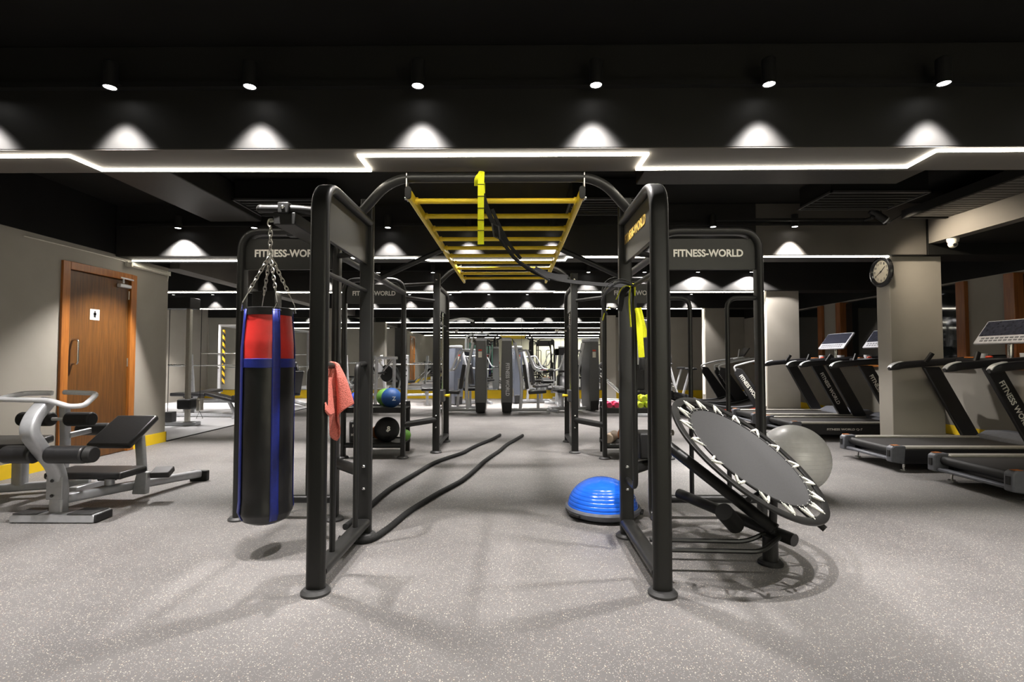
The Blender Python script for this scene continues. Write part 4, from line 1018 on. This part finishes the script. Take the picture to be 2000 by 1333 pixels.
br = bench_rack('silver bench press with a black pad on the pale floor'); br.location = (-7.0, 11.9, 0); br.rotation_euler = (0, 0, .1)
bb = barbell('long chrome barbell resting on the bench press on the pale floor'); bb.location = (-7.0, 11.83, 1.05); bb.rotation_euler = (0, 0, .1)
place(br, (-2.5, 14.2, 0), .2, 'silver bench press with ladder uprights before the back mirror')
place(bb, (-2.5, 14.12, 1.05), .2, 'chrome barbell on the bench press before the back mirror')

def adj_bench(label):
    t = thing('flat_bench', label, 'weight bench', (0, 0, 0))
    MB().obox((-.35, 0, .47), (.75, .28, .07), (1, 0, 0), (0, 1, 0)).build('seat', 'vinyl', t, .02, 3)
    MB().obox((.42, 0, .40), (.78, .28, .07), (1, 0, -.22), (0, 1, 0)).build('backrest', 'vinyl', t, .02, 3)
    MB().sweep([(-.68, 0, .05), (.78, 0, .05)], rrect(.07, .06, .015), (0, 0, 1)).build('base_tube', 'bright', t)
    for x in (-.66, .76): MB().sweep([(x, -.3, .035), (x, .3, .035)], rrect(.07, .06, .015), (0, 0, 1)).build('floor_foot', 'bright', t)
    MB().sweep([(-.45, 0, .06), (-.25, 0, .44)], rrect(.07, .06, .015), (0, 1, 0)).build('front_post', 'bright', t)
    MB().sweep([(.62, 0, .06), (.45, 0, .37)], rrect(.07, .06, .015), (0, 1, 0)).build('rear_post', 'bright', t)
    MB().cyl((.70, -.22, .42), (.70, .22, .42), .05).build('foam_roller', 'rubber', t, .01)
    return t
fb = adj_bench('black padded decline bench on the pale floor behind the cable column'); fb.location = (-6.35, 10.5, 0); fb.rotation_euler = (0, 0, -.08)
place(fb, (1.05, 12.95, 0), 1.57, 'black padded decline bench before the mirror, right of the towers')

cb = thing('cable_column', 'tall cable pulley column standing on the pale floor beside the door wall', 'exercise machine', (-5.92, 9.2, 0))
MB().sweep([(-5.92, 9.2, .05), (-5.92, 9.2, 2.1)], rrect(.075, .075, .012), (1, 0, 0)).build('column_post', 'steel', cb)
MB().box(-6.55, -5.82, 9.05, 9.35, 2.1, 2.30).build('head_box', 'rubber', cb, .01)
MB().box(-6.5, -5.72, 9.12, 9.28, .005, .07).build('base_bar', 'silver', cb, .01)
MB().box(-6.05, -5.80, 9.08, 9.32, .30, .48).build('pulley_block', 'rubber', cb, .03, 3)
MB().box(-6.30, -6.16, 9.13, 9.27, .07, .25).build('weight_stack', 'plate', cb, .01)
for x in (-6.28, -5.70): MB().cyl((x, 9.2, .25), (x, 9.2, 2.1), .006, n=6).build('cable', 'rubber', cb)
MB().box(-5.74, -5.66, 9.14, 9.26, .26, .48).build('pulley', 'steel', cb, .02)
MB().tube([(-5.70, 9.2, .26), (-5.76, 9.2, .13), (-5.64, 9.2, .13)], .006, 6, True).build('handle', 'rubber', cb)

def cage(label):
    t = thing('power_rack', label, 'exercise machine', (0, 0, 0))
    for sx in (-1, 1):
        for sy in (-1, 1):
            MB().sweep([(sx*.58, sy*.6, .02), (sx*.58, sy*.6, 2.15)], rrect(.07, .07, .012), (1, 0, 0)).build('post', 'bright', t)
    for sx in (-1, 1):
        for z in (.06, 2.12): MB().sweep([(sx*.58, -.6, z), (sx*.58, .6, z)], rrect(.06, .06, .012), (0, 0, 1)).build('side_tube', 'bright', t)
        MB().cyl((sx*.58, -.66, .95), (sx*.58, .66, .95), .02).build('safety_bar', 'chrome', t)
    for sy in (-1, 1): MB().sweep([(-.58, sy*.6, 2.12), (.58, sy*.6, 2.12)], rrect(.06, .06, .012), (0, 0, 1)).build('top_tube', 'bright', t)
    MB().cyl((-.46, -.62, .5), (-.46, -.62, 2.0), .035).build('striped_guard', 'hazard', t, label='yellow and black striped guard tube')
    MB().cyl((-1.05, -.64, 1.35), (1.05, -.64, 1.35), .014).build('bar', 'chrome', t)
    return t
cg = cage('silver power rack with a yellow and black striped tube on the pale floor'); cg.location = (-7.6, 14.65, 0)
place(br, (-4.2, 14.2, 0), -.15, 'silver bench press before the back mirror, behind the towel')

def elliptical(label):
    t = thing('elliptical_trainer', label, 'exercise machine', (0, 0, 0))
    MB().box(-.7, .7, -.06, .06, .02, .08).build('base_beam', 'silver', t, .01)
    for x in (-.68, .66): MB().box(x-.04, x+.04, -.3, .3, 0, .06).build('floor_foot', 'silver', t, .01)
    MB().lathe([(.0001, -.11), (.26, -.10), (.30, -.06), (.30, .06), (.26, .10), (.0001, .11)], (.35, 0, .42), (0, 1, 0), 32).build('flywheel_housing', 'shroud', t)
    MB().sweep([(.30, 0, .5), (.22, 0, 1.35)], rrect(.07, .07, .015), (0, 1, 0)).build('mast', 'silver', t)
    MB().obox((.17, 0, 1.42), (.03, .30, .22), (1, 0, .3), (0, 1, 0)).build('console', 'rubber', t, .01)
    for s in (-1, 1):
        MB().tube(catmull([(.30, s*.24, .55), (.25, s*.26, 1.05), (.10, s*.28, 1.45), (.16, s*.36, 1.75)], 6), .018, 8).build('moving_arm', 'rubber', t)
        MB().obox((-.25, s*.17, .30), (.36, .13, .04), (1, 0, .08), (0, 1, 0)).build('pedal', 'rubber', t, .01)
        MB().cyl((-.55, s*.17, .34), (.28, s*.17, .40), .022).build('pedal_arm', 'silver', t)
    return t
el = elliptical('elliptical trainer with tall black arms before the back mirror'); el.location = (1.38, 14.75, 0); el.rotation_euler = (0, 0, PI/2)
def bike(label):
    t = thing('exercise_bike', label, 'exercise bike', (0, 0, 0))
    for x in (-.45, .5): MB().box(x-.035, x+.035, -.27, .27, 0, .06).build('floor_foot', 'rubber', t, .01)
    MB().sweep([(-.45, 0, .06), (.0, 0, .30), (.50, 0, .06)], rrect(.06, .06, .012), (0, 1, 0)).build('frame', 'rubber', t)
    MB().lathe([(.0001, -.03), (.22, -.03), (.24, -.015), (.24, .015), (.22, .03), (.0001, .03)], (.34, 0, .36), (0, 1, 0), 32).build('flywheel', 'chrome', t)
    MB().sweep([(-.05, 0, .28), (-.26, 0, .92)], rrect(.05, .05, .01), (0, 1, 0)).build('seat_post', 'bright', t)
    MB().obox((-.28, 0, .95), (.26, .17, .06), (1, 0, 0), (0, 1, 0)).build('saddle', 'rubber', t, .025, 3)
    MB().sweep([(.10, 0, .30), (.32, 0, 1.05)], rrect(.05, .05, .01), (0, 1, 0)).build('mast', 'bright', t)
    MB().tube(fillet([(.50, -.2, 1.12), (.34, -.2, 1.06), (.34, .2, 1.06), (.50, .2, 1.12)], .06, 5), .016, 8).build('handlebar', 'rubber', t)
    MB().box(.30, .34, -.09, .09, 1.10, 1.26).build('console', 'plate', t, .01)
    for s in (-1, 1): MB().cyl((.02, s*.06, .30), (.02+s*.12, s*.10, .20), .016).box(.02+s*.12-.05, .02+s*.12+.05, s*.13-.04, s*.13+.04, .18, .21).build('pedal', 'chrome', t)
    return t
bk = bike('dark exercise bike with chrome flywheel left of the third column'); bk.location = (4.15, 13.0, 0); bk.rotation_euler = (0, 0, 2.3)
place(bk, (4.35, 14.3, 0), 2.3, 'farther dark exercise bike before the back wall beside the third column')

def pulldown(label):
    t = thing('cable_machine', label, 'exercise machine', (0, 0, 0))
    MB().sweep([(-.30, 0, .035), (.85, 0, .035)], rrect(.08, .06, .015), (0, 0, 1)).build('base_tube', 'bright', t)
    for x in (-.28, .82): MB().sweep([(x, -.32, .035), (x, .32, .035)], rrect(.07, .06, .015), (0, 0, 1)).build('floor_foot', 'bright', t)
    for s in (-1, 1): MB().sweep(fillet([(-.25, s*.17, .06), (-.25, s*.17, 2.02), (-.05, s*.10, 2.12)], .12, 5), rrect(.06, .06, .012), (0, 1, 0)).build('frame_post', 'bright', t)
    MB().sweep(fillet([(-.15, 0, 2.08), (.35, 0, 2.18), (.58, 0, 2.10)], .12, 5), rrect(.07, .06, .015), (0, 1, 0)).build('top_arm', 'bright', t)
    for x, z in ((-.18, 2.02), (.55, 2.06)): MB().cyl((x, -.02, z), (x, .02, z), .06, n=20).build('pulley', 'rubber', t)
    m = MB()
    for k in range(9): m.box(-.36, -.16, -.12, .12, .12+k*.075, .185+k*.075)
    m.build('weight_stack', 'rubber', t)
    MB().cyl((.56, 0, 1.72), (.56, 0, 2.03), .006, n=6).build('cable', 'rubber', t)
    MB().tube(fillet([(.56, -.52, 1.60), (.56, -.38, 1.70), (.56, .38, 1.70), (.56, .52, 1.60)], .06, 5), .016, 8).build('pull_bar', 'chrome', t)
    MB().obox((.52, 0, .48), (.38, .34, .07), (1, 0, 0), (0, 1, 0)).build('seat', 'vinyl', t, .02, 3)
    MB().sweep([(.50, 0, .06), (.50, 0, .45)], rrect(.07, .06, .015), (0, 1, 0)).build('seat_post', 'bright', t)
    MB().sweep([(.20, 0, .06), (.24, 0, .72)], rrect(.06, .06, .015), (0, 1, 0)).build('thigh_post', 'bright', t)
    MB().cyl((.30, -.26, .70), (.30, .26, .70), .055, n=20).build('thigh_roller', 'rubber', t, .012)
    return t
pd = pulldown('silver pulldown cable machine with a hanging bar, left of the grey towers'); pd.location = (-1.6, 12.2, 0); pd.rotation_euler = (0, 0, .15)
dup(pd, (3.3, 12.6, 0), 2.2, 'silver pulldown cable machine left of the dark exercise bikes')

# ------------------------------------------------------------------ camera and view
cd = bpy.data.cameras.new('camera'); cam = bpy.data.objects.new('camera', cd); COL.objects.link(cam)
cd.sensor_width = 36; cd.lens = 18.0; cd.clip_start = .05; cd.clip_end = 100
a, p = math.radians(-.5), math.radians(2.0)
cam.location = (0, 0, 1.2)
cam.rotation_euler = V((math.sin(a)*math.cos(p), math.cos(a)*math.cos(p), math.sin(p))).to_track_quat('-Z', 'Y').to_euler()
sc.camera = cam
wd = bpy.data.worlds.new('world'); sc.world = wd; wd.use_nodes = True
wd.node_tree.nodes['Background'].inputs['Color'].default_value = (0, 0, 0, 1)
sc.view_settings.view_transform = 'Standard'; sc.view_settings.look = 'None'
sc.view_settings.exposure = 0.05; sc.view_settings.gamma = 1
sc.cycles.max_bounces = 8; sc.cycles.diffuse_bounces = 4; sc.cycles.glossy_bounces = 5
sc.cycles.sample_clamp_indirect = 4
sc.cycles.use_denoising = True
